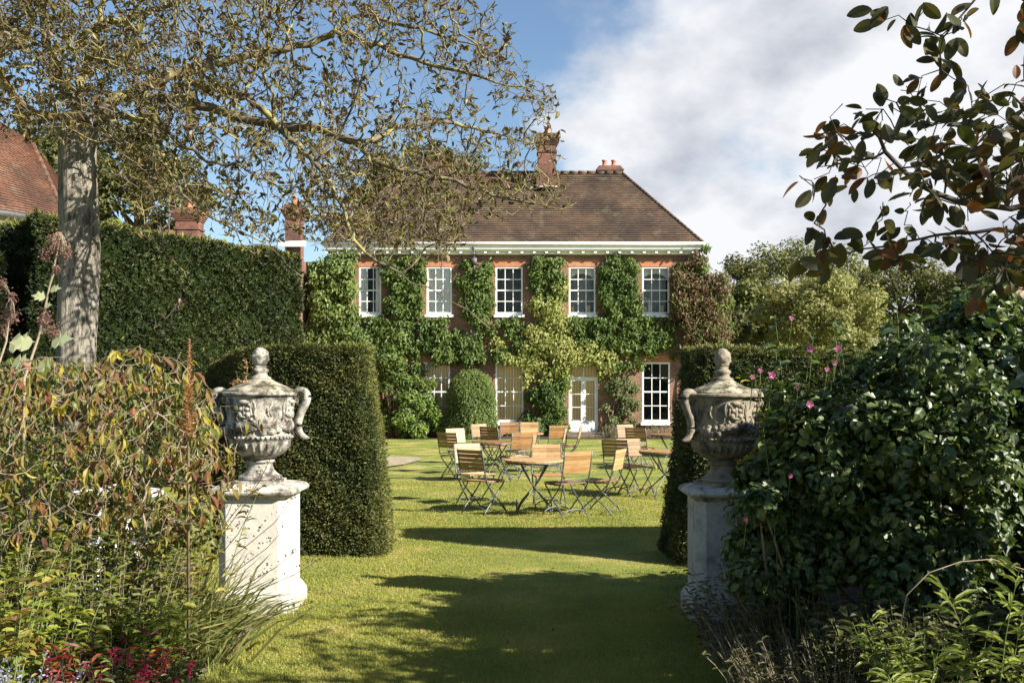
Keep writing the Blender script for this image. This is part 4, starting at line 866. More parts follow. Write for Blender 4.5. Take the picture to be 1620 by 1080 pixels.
def urn(x, y, z, rz, mat, lid, label, s=1.):
    u = empty('stone_urn', (x, y, z), label, 'urn', rz); u.scale = (s, s, s)
    mb = MB(); mb.prism(oct_(.18, .03), 0, oct_(.18, .03), .022)
    mb.lathe([(.168, .022), (.176, .034), (.172, .05), (.158, .058), (.15, .062), (.13, .078), (.11, .1), (.1, .125), (.096, .15), (.104, .158), (.114, .168), (.114, .18), (.1, .188), (.1, .2)], 40); mb.build('foot', mat, u, smooth=False, bevel=0)
    def gad(r, zz, a):
        f = math.exp(-((zz - .285) / .06) ** 2); return r * (1 + f * .045 * np.abs(np.sin(a * 13)) - f * .02)
    prof = [(.09, .198), (.13, .205), (.165, .222), (.195, .245), (.218, .272), (.236, .3), (.247, .33), (.252, .352), (.262, .356), (.266, .37), (.258, .383), (.25, .39), (.252, .42), (.256, .46), (.259, .52), (.262, .6), (.266, .66), (.272, .69), (.276, .7), (.262, .705)]
    mb = MB(); mb.lathe(prof, 104, (0, 0, 0), gad); body = mb.build('bowl', mat, u, smooth=True)
    # beads
    mb = MB()
    for i in range(44): a = i / 44 * 6.283; mb.ball((.268 * math.cos(a), .268 * math.sin(a), .372), .013, k=6, m=4)
    mb.build('bead_band', mat, body, smooth=True)
    def on(a, z_, o=0): r = np.interp(z_, [q[1] for q in prof], [q[0] for q in prof]) + o; return np.array([r * math.cos(a), r * math.sin(a), z_])
    g = rng(int(abs(x) * 100)); mb = MB()
    for side in (0, 1, 2, 3):
        ac = -math.pi / 2 - .25 + side * math.pi / 2
        # mask: brow, nose, cheeks, mouth, curling hair
        for da, zz, r, sc in ((0, .585, .03, (.6, .6, 1.6)), (-.1, .6, .024, (1, 1, .8)), (.1, .6, .024, (1, 1, .8)), (-.13, .555, .026, (1, 1, 1)), (.13, .555, .026, (1, 1, 1)), (0, .535, .026, (1.4, 1, .5)), (0, .5, .022, (1, 1, 1.2)), (-.17, .635, .022, (1, 1, 1)), (.17, .635, .022, (1, 1, 1)), (0, .655, .03, (1.6, 1, .7)), (-.08, .635, .012, (1.6, 1, .5)), (.08, .635, .012, (1.6, 1, .5))):
            mb.ball(on(ac + da, zz, .0), r, sc)
        for s_ in (-1, 1):
            pts = [on(ac + s_ * (.27 + .07 * math.cos(t)), .6 + .06 * math.sin(t), .004) for t in np.linspace(-1, 4.2, 12)]; mb.tube(pts, .011, 6)
            pts = [on(ac + s_ * (.24 + .02 * q), .65 - .02 * q, .003) for q in range(0, 8)]; mb.tube(pts, .008, 6)
        # cloth bunch hanging from the mask
        for q in range(9):
            a0 = (q - 4) * .045; pts = [on(ac + a0 * .4, .5, .012), on(ac + a0 * 1.2, .46, .018), on(ac + a0 * 2.1, .405 + .008 * abs(q - 4), .01)]; mb.tube(pts, [.008, .013, .014], 6)
        # swag of fruit and leaves to the next mask
        for q in range(30):
            t = (q + .5) / 30; a = ac + .2 + t * (math.pi / 2 - .4); zz = .50 - .075 * math.sin(math.pi * t) + g.normal() * .012; fat = .012 + .018 * math.sin(math.pi * t)
            mb.ball(on(a, zz, .003), fat * g.uniform(.75, 1.2), (1, 1, g.uniform(.8, 1.2)), 7, 5)
            if q % 2: mb.ball(on(a + g.normal() * .03, zz + g.choice([-1, 1]) * fat * 1.1, -.003), fat * .8, (1.2, 1.2, .6), 6, 4)
        # small beast relief between masks
        am = ac + math.pi / 4
        pts = [on(am - .1, .57, .0), on(am - .05, .6, .004), on(am, .6, .004), on(am + .04, .63, .004), on(am + .06, .66, .0)]; mb.tube(pts, [.01, .018, .014, .012, .005], 6)
        pts = [on(am, .6, .0), on(am + .01, .56, .003), on(am + .06, .54, .0)]; mb.tube(pts, .008, 6); pts = [on(am - .04, .6, .0), on(am - .07, .56, .003), on(am - .03, .54, 0)]; mb.tube(pts, .008, 6)
    for q in range(26):   # gadroon tongues standing proud
        a = (q + .5) / 26 * 6.283; pts = [on(a, zz, .0) for zz in (.24, .27, .3, .33)]; mb.tube(pts, [.004, .01, .013, .012], 6)
    mb.build('relief', mat, body, smooth=True)
    mb = MB(); mb.lathe([(.268, .702), (.296, .706), (.302, .716), (.3, .728), (.282, .736)], 56); mb.build('rim', mat, u, smooth=False)
    mb = MB(); mb.lathe([(.284, .734), (.27, .748), (.24, .766), (.2, .782), (.15, .802), (.115, .822), (.09, .836), (.085, .84)], 56, fn=lambda r, z_, a: r * (1 + .015 * np.sin(a * 9) + .01 * np.sin(a * 23))); ld = mb.build('lid', lid, u, smooth=True)
    mb = MB(); mb.lathe([(.088, .838), (.086, .852), (.062, .862), (.052, .88), (.064, .897), (.07, .908), (.062, .92), (.045, .93), (.05, .948)], 28); mb.build('finial_base', mat, ld, smooth=True)
    def cone(r, zz, a): return r * (1 + .13 * np.maximum(0, np.sin(a * 6 + zz * 95)) * np.maximum(0, np.sin(a * 6 - zz * 95)) ** .5)
    zz = np.linspace(.942, 1.1, 26); t = (zz - .942) / .158; rr = .068 * np.sqrt(np.maximum(.0, 1 - (np.clip((t - .42) / .58, -1, 1)) ** 2)) * np.where(t < .42, .55 + .45 * (t / .42) ** .6, 1); rr = np.where(t < .42, .068 * (.6 + .4 * (t / .42) ** .7), rr); rr[-1] = .008
    mb = MB(); mb.lathe(list(zip(rr, zz)), 40, fn=cone); mb.build('pinecone_finial', mat, ld, smooth=True)
    for s_ in (-1, 1):
        ctl = np.array([(.262, .69), (.285, .735), (.33, .752), (.372, .735), (.385, .69), (.37, .64), (.34, .59), (.315, .53), (.305, .47), (.312, .41), (.34, .372), (.385, .358), (.398, .364)])
        tt = np.linspace(0, len(ctl) - 1, 40); cx = np.interp(tt, range(len(ctl)), ctl[:, 0]); cz = np.interp(tt, range(len(ctl)), ctl[:, 1])
        for _ in range(3): cx[1:-1] = (cx[:-2] + cx[1:-1] + cx[2:]) / 3; cz[1:-1] = (cz[:-2] + cz[1:-1] + cz[2:]) / 3
        rad = np.interp(tt, [0, 3, 7, 10, 12], [.024, .032, .034, .026, .008])
        mb = MB(); mb.tube(np.c_[s_ * cx, np.zeros(40), cz], rad, 10, sx=1.25)
        pts = [(s_ * (.3 + .028 * (1 - q / 14) * math.cos(q * .75)), 0, .665 + .03 * (1 - q / 14) * math.sin(q * .75)) for q in range(13)]; mb.tube(pts, .011, 6)
        mb.tube([(s_ * .3, 0, .42), (s_ * .27, 0, .41)], .018, 6)
        mb.build('handle', mat, u, smooth=True)
    return u
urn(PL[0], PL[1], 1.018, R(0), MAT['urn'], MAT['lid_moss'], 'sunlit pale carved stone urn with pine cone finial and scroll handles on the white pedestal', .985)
urn(PR[0] + .0, PR[1], 1.018, R(26), MAT['urn_shaded'], MAT['lid_moss'], 'shaded mossy carved stone urn with pine cone finial on the grey pedestal', .97)

# ------------------------------------------------------------------ garden tables and chairs
def make_chair():
    r = empty('folding_chair', (0, 0, 0), 'x', 'chair', group='folding wooden slatted garden chairs on the lawn')
    mb = MB(); w = .215
    for q in range(7): y = -.17 + q * .06; mb.box(-w, w, y - .024, y + .024, .44 + .006 * abs(q - 3) * .5, .456 + .006 * abs(q - 3) * .5)
    mb.build('seat', MAT['wood'], r, bevel=.003)
    mb = MB()
    for q in range(5):
        z = .61 + q * .058; y = -.245 - (z - .58) * .2; n = 5
        for s_ in range(1): mb.add([(x, y + dy - .2 * dz - .012 * (1 - (x / w) ** 2), z + dz) for x in (-w, 0, w) for dy in (0, .014) for dz in (0, .0525)], [(0, 2, 3, 1), (0, 1, 5, 4), (4, 5, 9, 8), (2, 6, 7, 3), (6, 10, 11, 7), (1, 3, 7, 5), (5, 7, 11, 9), (0, 4, 6, 2), (4, 8, 10, 6), (8, 9, 11, 10)])
    mb.build('backrest', MAT['wood'], r)
    mb = MB()
    def sm(p, n=16):
        p = np.array(p, float); t = np.linspace(0, len(p) - 1, n); o = np.stack([np.interp(t, range(len(p)), p[:, j]) for j in range(3)], 1)
        for _ in range(2): o[1:-1] = (o[:-2] + 2 * o[1:-1] + o[2:]) / 4
        return o
    for s_ in (-1, 1):
        x = s_ * .225
        mb.tube(sm([(x, -.305, .9), (x, -.25, .62), (x, -.22, .48), (x, -.16, .38), (x, .0, .24), (x, .17, .1), (x, .24, 0)]), .0105, 6)
        x = s_ * .205
        mb.tube(sm([(x, .2, .43), (x, .12, .34), (x, 0, .22), (x, -.14, .11), (x, -.24, .0)]), .0105, 6)
        mb.tube([(x, -.2, .435), (x, .22, .435)], .009, 6)
        mb.ball((s_ * .216, -.0, .235), .016, k=6, m=4)
    fr_ = mb.build('frame', MAT['steel'], r, smooth=True)
    mb = MB()
    for y, x in ((.21, .222), (-.205, .203)): mb = MB(); mb.tube(sm([(-x, y, .03), (-x * .75, y, .085), (0, y, .115), (x * .75, y, .085), (x, y, .03)]), .009, 6); mb.build('stretcher', MAT['steel'], r, smooth=True)
    for z in (.5, .55): mb = MB(); mb.tube([(-.222, -.225 - (z - .48) * .2, z), (.222, -.225 - (z - .48) * .2, z)], .005, 5); mb.build('rung', MAT['steel'], r, smooth=True)
    return r
def make_table():
    r = empty('round_table', (0, 0, 0), 'x', 'table', group='round slatted garden tables on the lawn')
    mb = MB(); rad = .42
    for q in range(9):
        y0 = -rad + q * .0934 + .004; y1 = y0 + .086; c = min(abs(y0), abs(y1)) if y0 * y1 > 0 else 0; e = max(abs(y0), abs(y1))
        pts = [(-math.sqrt(max(.0009, rad ** 2 - y0 ** 2)), y0), (math.sqrt(max(.0009, rad ** 2 - y0 ** 2)), y0), (math.sqrt(max(.0009, rad ** 2 - ((y0 + y1) / 2) ** 2)), (y0 + y1) / 2), (math.sqrt(max(.0009, rad ** 2 - y1 ** 2)), y1), (-math.sqrt(max(.0009, rad ** 2 - y1 ** 2)), y1), (-math.sqrt(max(.0009, rad ** 2 - ((y0 + y1) / 2) ** 2)), (y0 + y1) / 2)]
        mb.prism(pts, .72, pts, .742)
    mb.build('tabletop', MAT['wood'], r)
    mb = MB(); a = np.linspace(0, 6.283, 33); mb.tube(np.c_[.4 * np.cos(a), .4 * np.sin(a), np.full(33, .705)], .012, 6); mb.build('rim', MAT['steel'], r, smooth=True)
    for i in range(4):
        a = i * math.pi / 2 + .6; c, s_ = math.cos(a), math.sin(a); mb = MB()
        pts = np.array([(.27 * c, .27 * s_, .705), (.2 * c, .2 * s_, .6), (.06 * c, .06 * s_, .42), (-.1 * c, -.1 * s_, .28), (-.26 * c, -.26 * s_, .14), (-.36 * c, -.36 * s_, 0)]); pts[:, 0] += -.012 * s_ * (1 if i % 2 else -1); pts[:, 1] += .012 * c
        mb.tube(pts, .011, 6); mb.build('leg', MAT['steel'], r, smooth=True)
    mb = MB()
    for i in range(4):
        a = i * math.pi / 2 + .6; b_ = a + math.pi / 2; p0 = np.array([-.35 * math.cos(a), -.35 * math.sin(a), .02]); p1 = np.array([-.35 * math.cos(b_), -.35 * math.sin(b_), .02]); m_ = (p0 + p1) / 2 + (0, 0, .15)
        if i % 2: mb = MB(); mb.tube([p0, p0 * .8 + m_ * .2 + (0, 0, .06), m_, p1 * .8 + m_ * .2 + (0, 0, .06), p1], .009, 6); mb.build('stretcher', MAT['steel'], r, smooth=True)
    return r
def copy_tree(o, parent=None):
    c = o.copy(); C.objects.link(c); c.parent = parent
    for ch in [q for q in bpy.data.objects if q.parent == o]: copy_tree(ch, c)
    return c
CH0 = make_chair(); TB0 = make_table()
def place(proto, used, px, Y, face, label):
    o = proto if not used else copy_tree(proto)
    o.location = ((px - 810) / F * Y, Y, 0); o.rotation_euler = (0, 0, R(face)); o['label'] = label; return o
# face: degrees, 0 = sitter looks away from the camera (+Y), 90 = looks left, 180 = towards the camera, -90 = right
chairs = [
    (765, 14.25, -38, 'front left chair of the nearest table, its dark back towards us and seat turned right'),
    (753, 15.25, -150, 'pale backed chair half hidden behind the dark backed front left chair of the nearest table'),
    (868, 15.05, 185, 'chair on the far side of the nearest table facing us over the tabletop'),
    (895, 13.9, 32, 'glowing orange backed chair nearest to us at the right front of the nearest table'),
    (950, 14.25, 66, 'chair seen sideways at the right end of the nearest table, facing left'),
    (722, 19.3, -35, 'leftmost dark backed chair on the lawn, facing the second table'),
    (732, 20.6, -145, 'pale backed chair directly behind the leftmost dark backed chair'),
    (814, 19.0, 30, 'orange backed chair on the right side of the second table, above the nearest tabletop'),
    (822, 20.6, 40, 'brown backed chair just behind the orange one beside the second table'),
    (770, 22.9, -140, 'pale narrow chair back at the left of the farthest table'),
    (785, 21.9, -32, 'dark backed chair at the left of the farthest table, facing right'),
    (806, 24.0, 180, 'light backed chair behind the farthest table, left of its twin facing us'),
    (838, 24.0, 180, 'light backed chair behind the farthest table, right of its twin facing us'),
    (874, 22.6, 25, 'orange backed chair to the right of the farthest table'),
    (872, 20.8, 82, 'chair seen exactly edge on between the nearest and the farthest table, facing left'),
    (898, 22.4, 80, 'small chair seen sideways at the far right of the farthest table, facing left'),
    (984, 16.9, -30, 'dark backed chair at the left of the right hand table group'),
    (1006, 16.6, -160, 'cream backed chair in front of the right hand hedge, turned towards us'),
    (1001, 22.6, -150, 'small pale chair back far away left of the right hedge'),
    (1014, 21.4, -30, 'dark backed chair far away beside the right hedge')]
for i, (px, Y, f, lb) in enumerate(chairs): place(CH0, i > 0, px, Y, f, lb)
tables = [(845, 14.3, 10, 'nearest round table in the middle of the lawn'), (782, 18.9, 30, 'second round table behind and left of the nearest one'), (830, 22.2, 0, 'farthest round table close to the french door'),
          (1052, 16.2, 20, 'round table mostly behind the right clipped hedge'), (1060, 21.6, 0, 'far round table beside the right hedge, mostly hidden')]
for i, (px, Y, f, lb) in enumerate(tables): place(TB0, i > 0, px, Y, f, lb)
# white wrought iron furniture behind the left border
wt = empty('iron_table', (-3.65, 9.25, 0), 'white wrought iron table glimpsed through the left border twigs', 'table')
mb = MB(); a = np.linspace(0, 6.283, 33); mb.tube(np.c_[.42 * np.cos(a), .42 * np.sin(a), np.full(33, .8)], .022, 8)
for q in range(9): y = -.36 + q * .09; h_ = math.sqrt(.42 ** 2 - y * y); mb.box(-h_, h_, y - .028, y + .028, .79, .808)
mb.build('tabletop', MAT['wmetal'], wt)
for i in range(4): a = .8 + i * 1.571; mb = MB(); mb.tube([(.3 * math.cos(a), .3 * math.sin(a), .8), (.12 * math.cos(a), .12 * math.sin(a), .5), (.3 * math.cos(a), .3 * math.sin(a), .0)], .016, 8); mb.build('leg', MAT['wmetal'], wt, smooth=True)
wc = empty('iron_chair', (-3.3, 8.6, 0), 'white wrought iron chair with curled back in front of the white table', 'chair', .4)
mb = MB()
for q in range(7): y = -.18 + q * .06; mb.box(-.22, .22, y - .02, y + .02, .45, .462)
mb.build('seat', MAT['wmetal'], wc)
mb = MB(); t = np.linspace(0, np.pi, 14); mb.tube(np.c_[-.21 * np.cos(t), np.full(14, -.22), .5 + .5 * np.sin(t) ** .6], .014, 8)
for s_ in (-.12, -.04, .04, .12): mb.tube([(s_, -.215, .46), (s_ * 1.4, -.23, .7), (s_ * .6, -.22, .94)], .008, 6)
mb.build('backrest', MAT['wmetal'], wc, smooth=True)
for x, y in ((-.2, -.2), (.2, -.2), (-.2, .18), (.2, .18)): mb = MB(); mb.tube([(x, y, .45), (x * 1.05, y * 1.05, .2), (x * 1.2, y * 1.2, 0)], .012, 8); mb.build('leg', MAT['wmetal'], wc, smooth=True)

# ------------------------------------------------------------------ the big magnolia on the left
g = rng(60); TY = 11.4
mag = empty('magnolia_tree', (-4.87, TY, 0), 'large old magnolia with pale trunk, mustard lichen branches and sparse brown leaves', 'tree')
def tpath(pts): return [P(*q) for q in pts]
trunk_pts = [P(114, 860, TY), P(120, 560, TY), P(127, 400, TY), P(122, 240, TY), P(128, 190, TY)]
a = np.array(trunk_pts); a[0, 2] = 0
tt = np.linspace(0, 4, 60); ctr = np.stack([np.interp(tt, range(5), a[:, j]) for j in range(3)], 1)
for _ in range(6): ctr[1:-1] = (ctr[:-2] + ctr[1:-1] + ctr[2:]) / 3
k = 56; th = np.linspace(0, 2 * np.pi, k, endpoint=False); V = np.zeros((60, k, 3)); rr_ = np.interp(tt, [0, .4, 1, 2, 3, 3.5, 4], [.34, .235, .2, .212, .19, .215, .19])
fiss = np.cumsum(g.normal(size=(60, k)), axis=0) * .0012; fiss -= fiss.mean()
for i in range(60):
    rad = rr_[i] * (1 + .03 * np.sin(3 * th + i * .05) + .02 * np.sin(7 * th - i * .13)) + .006 * np.abs(np.sin(th * 11 + .9 * math.sin(i * .35) + i * .06)) + np.clip(fiss[i], -.01, .01) + g.normal(size=k) * .0018
    V[i] = ctr[i] + np.stack([rad * np.cos(th), rad * np.sin(th), np.zeros(k)], 1)
Fs = np.array([(i * k + j, i * k + (j + 1) % k, (i + 1) * k + (j + 1) % k, (i + 1) * k + j) for i in range(59) for j in range(k)])
mesh_np('trunk', V.reshape(-1, 3) - np.array(mag.location), [Fs], MAT['bark'], mag, smooth=True)
boughs = [
    [(128, 215, 11.4), (110, 185, 11.3), (60, 180, 11.1), (20, 150, 10.9), (0, 110, 10.7), (-40, 60, 10.5), (-90, 20, 10.3)],
    [(128, 205, 11.4), (125, 130, 11.5), (150, 60, 11.6), (165, 0, 11.7), (190, -80, 11.8)],
    [(132, 200, 11.4), (180, 185, 11.2), (245, 190, 10.9), (288, 233, 10.6), (342, 257, 10.3), (420, 282, 10.1), (480, 300, 10)],
    [(130, 195, 11.4), (200, 150, 11.5), (300, 160, 11.4), (398, 191, 11.3), (444, 200, 11.2), (484, 202, 11.1), (527, 213, 11), (567, 225, 10.9), (595, 256, 10.8), (640, 272, 10.7), (700, 282, 10.6), (762, 300, 10.5), (830, 320, 10.4), (885, 332, 10.3)],
    [(200, 150, 11.5), (300, 110, 11.7), (370, 95, 11.8), (428, 80, 11.9), (490, 71, 12), (533, 46, 12), (552, 28, 12), (583, 22, 12), (614, 34, 12), (680, 50, 12), (740, 68, 12)],
    [(530, 50, 12), (567, 59, 11.8), (614, 80, 11.7), (690, 105, 11.5), (770, 125, 11.3), (840, 140, 11.2)],
    [(300, 130, 11.6), (380, 150, 11.1), (416, 173, 10.7), (460, 222, 10.4), (490, 247, 10.2), (515, 278, 10), (520, 330, 9.9)],
    [(245, 195, 10.9), (262, 260, 10.5), (300, 318, 10.2), (330, 342, 10), (373, 365, 9.9), (400, 400, 9.9)],
    [(165, 40, 11.6), (260, 10, 12.3), (360, -20, 12.8), (480, -50, 13.2), (620, -40, 13.3)],
    [(128, 190, 11.4), (90, 110, 12), (70, 40, 12.6), (40, -40, 13)],
    [(288, 233, 10.6), (250, 330, 10.4), (262, 400, 10.3), (292, 430, 10.3), (285, 470, 10.3), (262, 505, 10.3), (243, 520, 10.3)],
    [(567, 225, 10.9), (640, 200, 11.3), (720, 195, 11.6), (800, 215, 11.7), (860, 235, 11.8)],
    [(515, 278, 10), (545, 330, 9.8), (560, 380, 9.7), (610, 420, 9.7), (680, 455, 9.7), (740, 490, 9.7), (775, 520, 9.7)],
    [(373, 365, 9.9), (420, 385, 9.9), (455, 420, 9.9), (480, 440, 9.9)]]
seeds = [tpath([(128, 240, 11.4), (128, 215, 11.4)])] + [tpath(b_) for b_ in boughs]
crown = [(-140, -140), (700, -140), (780, -60), (800, 40), (832, 100), (872, 150), (880, 190), (905, 225), (880, 262), (920, 290), (905, 335), (850, 350), (800, 350), (770, 372), (700, 400), (650, 395), (600, 410), (560, 395), (520, 385), (470, 372), (430, 395), (370, 380), (330, 350), (290, 330), (260, 300), (235, 380), (205, 330), (190, 250), (150, 235), (90, 230), (60, 225), (20, 205), (-140, 180)]
def crown_att(n, g):
    out = []
    while len(out) < n:
        q = np.stack([g.uniform(-140, 925, 4000), g.uniform(-140, 412, 4000)], 1); q = q[poly_in(q, crown)]
        dens = np.clip(1.15 - .5 * np.clip(q[:, 0] / 560, 0, 1) - .35 * np.clip((q[:, 1] - 190) / 130, 0, 1), .25, 1) * (.55 + .45 * np.sin(q[:, 0] * .021 + 1) * np.sin(q[:, 1] * .03 + q[:, 0] * .011))
        dens = np.clip(dens, .1, 1) * np.interp(q[:, 0], [0, 250, 480, 900], [1.25, 1, .6, .5])
        zone = (q[:, 0] > 480) & (q[:, 0] < 740) & (q[:, 1] > 245) & (q[:, 1] < 400); dens[zone] = .85
        q = q[g.random(len(q)) < dens]
        for x, y in q: out.append((x, y))
    out = np.array(out[:n]); x = out[:, 0]
    lo_ = np.interp(x, [-140, 128, 500, 925], [9.2, 9.3, 9.2, 9.8]); hi_ = np.interp(x, [-140, 128, 500, 925], [13.6, 14, 13.2, 12.4])
    Y = g.uniform(lo_, hi_); return np.stack([(out[:, 0] - 810) / F * Y, Y, CH - (out[:, 1] - HY) / F * Y], 1)
att = crown_att(5200, g)
pos, par, ns = colonize(seeds, att, .12, 1.1, .13, 60, g, jitter=.42)
r_, kids = pipe(par, .0034, 2.1, cap=.085)
bmin = np.zeros(len(pos)); bmin[:ns] = .005; r_ = np.maximum(r_, bmin)
skeleton_mesh('branches', MAT['twig'], pos, par, r_, 5, mag)
# short crooked spurs and the leaves
def spurs(g, pos, par, r_, n, ln, maxr=.02, up=.4):
    cand = np.where((par >= 0) & (r_ < maxr))[0]; i = g.choice(cand, n); base = pos[i]; d = nrm(pos[i] - pos[par[i]])
    dd = nrm(d * .4 + rdir(g, n) * .9 + np.array([0, 0, up])); L1 = ln * g.uniform(.4, 1.2, n); p1 = base + dd * L1[:, None]
    d2 = nrm(dd + rdir(g, n) * .55 + np.array([0, 0, .35])); p2 = p1 + d2 * (L1 * .8)[:, None]
    P_ = np.stack([base, p1, p2], 1).reshape(-1, 3); pr = np.tile([-1, 0, 1], n) + np.repeat(np.arange(n) * 3, 3); pr[::3] = -1; rr = np.tile([.0036, .003, .0022], n); return P_, pr, rr, p2, d2
P_, pr, rr, tips, td = spurs(g, pos, par, r_, 15000, .075, .03)
skeleton_mesh('twigs', MAT['twig'], P_, pr, rr, 3, mag)
wl = np.clip(1.15 - tips[:, 0] * .16 - 1.0, .12, 1); wl = np.interp(tips[:, 0], [-6, -3.5, -2, -.5, .6], [1.0, .95, .75, .6, .6]); zf = np.interp(tips[:, 2], [2.8, 3.6, 4.6], [.5, .95, 1]); sel = g.random(len(tips)) < wl * zf
tp = np.concatenate([tips[sel], tips[sel][g.random(sel.sum()) < .75]]); n = len(tp); L = g.uniform(.045, .1, n)
leaves('foliage', MAT['mag'], tp, nrm(rdir(g, n) * .75 + np.array([0, 0, -.35])), rdir(g, n), L, L * g.uniform(.3, .5, n), L6, mag)
# buds at the tips
leaves('buds', MAT['mag'], tips[::3], nrm(td[::3] + (0, 0, .5)), rdir(g, len(tips[::3])), .03, .014, RH, mag)

# ------------------------------------------------------------------ the dark magnolia reaching in at upper right
g = rng(70)
m2 = empty('magnolia_tree', (4.3, 4.6, 0), 'shaded tree with large dark oval leaves reaching in from the upper right corner', 'tree')
seeds = [[np.array([4.3, 4.6, 0]), np.array([4.25, 4.6, 1.2]), np.array([4.1, 4.5, 2.3])],
         [np.array([4.1, 4.5, 2.3]), P(2000, 250, 3.70), P(1700, 300, 3.61), P(1600, 330, 3.61), P(1520, 320, 3.57), P(1450, 290, 3.53), P(1400, 240, 3.53)],
         [P(1700, 300, 3.61), P(1640, 360, 3.61), P(1540, 368, 3.61), P(1455, 378, 3.61), P(1400, 390, 3.61), P(1330, 405, 3.61)],
         [np.array([4.1, 4.5, 2.3]), P(2000, 60, 3.53), P(1750, -60, 3.36), P(1600, -40, 3.36), P(1542, 0, 3.40), P(1510, 38, 3.40), P(1492, 60, 3.40)],
         [np.array([4.1, 4.5, 2.3]), np.array([3.9, 3.6, 3.3]), np.array([3.4, 2.8, 4.2])], [np.array([4.1, 4.5, 2.3]), np.array([4.6, 5.4, 3.4]), np.array([4.4, 5.6, 4.4])],
         [P(1700, 300, 3.61), P(1650, 200, 3.70), P(1600, 150, 3.78)]]
poly = [(1700, 180), (1600, 150), (1540, 165), (1470, 125), (1420, 135), (1370, 150), (1290, 190), (1262, 250), (1262, 290), (1300, 330), (1345, 300), (1390, 320), (1430, 350), (1480, 340), (1500, 400), (1530, 470), (1700, 500)]
q = np.stack([g.uniform(1240, 1700, 3000), g.uniform(110, 470, 3000)], 1); q = q[poly_in(q, poly)][:560]; Y = g.uniform(3.2, 3.95, len(q)); A1 = np.stack([(q[:, 0] - 810) / F * Y, Y, CH - (q[:, 1] - HY) / F * Y], 1)
ex = []
for (px, py) in [(1330, 385), (1300, 395), (1265, 410), (1350, 370), (1390, 395), (1425, 405), (1312, 420), (1405, 10), (1440, 20), (1470, 70), (1485, 90), (1430, 40), (1505, 95), (1512, 60), (1380, 15), (1460, 5), (1618, 10), (1615, 55), (1622, 85), (1500, 20), (1310, 375)]:
    ex.append(P(px, py, 3.5 + g.uniform(-.12, .2)))
A2 = g.uniform((2.4, 1.6, 3.2), (6., 5.5, 6.2), (1600, 3)); xs_ = A2[:, 0] - 1.52 * A2[:, 2]; ys_ = A2[:, 1] + .71 * A2[:, 2]; ok = (ys_ < 5.4) & (xs_ > -3.2) & ~((np.abs(A2[:, 0] / A2[:, 1]) < .53) & ((A2[:, 2] - 1.8) / A2[:, 1] < .42)); A2 = A2[ok]  # unseen crown added for shade, trimmed by where its shadow lands
A3 = g.uniform((2.6, 3.5, 2.2), (4.4, 5.4, 3.4), (160, 3)); A3 = A3[A3[:, 0] / A3[:, 1] > .56]
pos, par, ns = colonize(seeds, np.concatenate([A1, np.array(ex), A2, A3]), 0.06, 1.2, .075, 70, g, jitter=.35)
r_, kids = pipe(par, .0018, 2.2, cap=.07); r_[:3] = .1
skeleton_mesh('branches', MAT['stem_dark'], pos, par, np.maximum(r_, .0018), 5, m2)
cand = np.where((r_ < .005) & (par >= 0))[0]; n = 4600; i = g.choice(cand, n); d = nrm(pos[i] - pos[par[i]])
inf_ = (pos[i][:, 0] / pos[i][:, 1] < .52) & (pos[i][:, 2] - 1.8 < .4 * pos[i][:, 1]); keep = ~inf_ | (g.random(n) < np.where(pos[i][:, 0] / pos[i][:, 1] > .41, .9, .5)); i = i[keep]; d = d[keep]; n = len(i)
L = g.uniform(.045, .09, n); D = nrm(d * .6 + rdir(g, n) * .8 + np.array([-.15, 0, -.25]))
leaves('foliage', MAT['magr'], pos[i] + D * .015, D, nrm(rdir(g, n) + np.array([0, -.3, .5])), L, L * g.uniform(.42, .6, n), OV, m2)
keepx = np.array([p_ for p_ in ex]); n = len(keepx) * 2; D = nrm(rdir(g, n) * .6 + (0, 0, -.6)); leaves('foliage', MAT['magr'], np.repeat(keepx, 2, 0), D, nrm(rdir(g, n) + (0, -.8, .2)), 0.088, .046, OV, m2)

# ------------------------------------------------------------------ right hand shrubs
g = rng(80)
def inpx(px0, px1, py0, py1, Y0, Y1, n, r):
    Y = g.uniform(Y0, Y1, n); x = g.uniform(px0, px1, n); y = g.uniform(py0, py1, n); return np.stack([(x - 810) / F * Y, Y, CH - (y - HY) / F * Y], 1), g.uniform(r[0], r[1], n)
def cat_(*a): return np.concatenate([q[0] for q in a]), np.concatenate([q[1] for q in a])
cs, rs = cat_(inpx(1290, 1420, 650, 900, 6.1, 7.0, 52, (.13, .24)), inpx(1230, 1330, 610, 720, 6.2, 6.8, 18, (.08, .16)), inpx(1400, 1560, 570, 950, 5.9, 7.1, 60, (.14, .25)), inpx(1360, 1480, 520, 620, 6.4, 7.2, 16, (.08, .16)), inpx(1180, 1280, 800, 960, 6.3, 6.9, 16, (.1, .18)))
mal, mp, mn = shrub('mallow_shrub', 'big dark leaved mallow bush with pink flowers crowding the right pedestal', cs, rs, 36000, 'mallow', 81, .055, .6, T=L6, up=.5, base=(2.7, 6.6, 0))
cs, rs = cat_(inpx(1180, 1290, 745, 870, 6.2, 6.7, 24, (.08, .15)),); shrub('leafy_bush', 'low leafy green bush pressed against the cap of the grey pedestal', cs, rs, 4200, 'mallow', 82, .065, .6, T=L6, up=.6, base=(1.75, 6.5, 0))
cs, rs = cat_(inpx(1530, 1760, 480, 1000, 6.7, 7.7, 90, (.16, .28)), inpx(1500, 1680, 470, 570, 6.8, 7.6, 30, (.1, .2)))
shrub('leafy_bush', 'tall glossy leaved bush filling the right edge of the view', cs, rs, 30000, 'mallow', 83, .065, .58, T=L6, up=.5, base=(3.4, 7, 0))
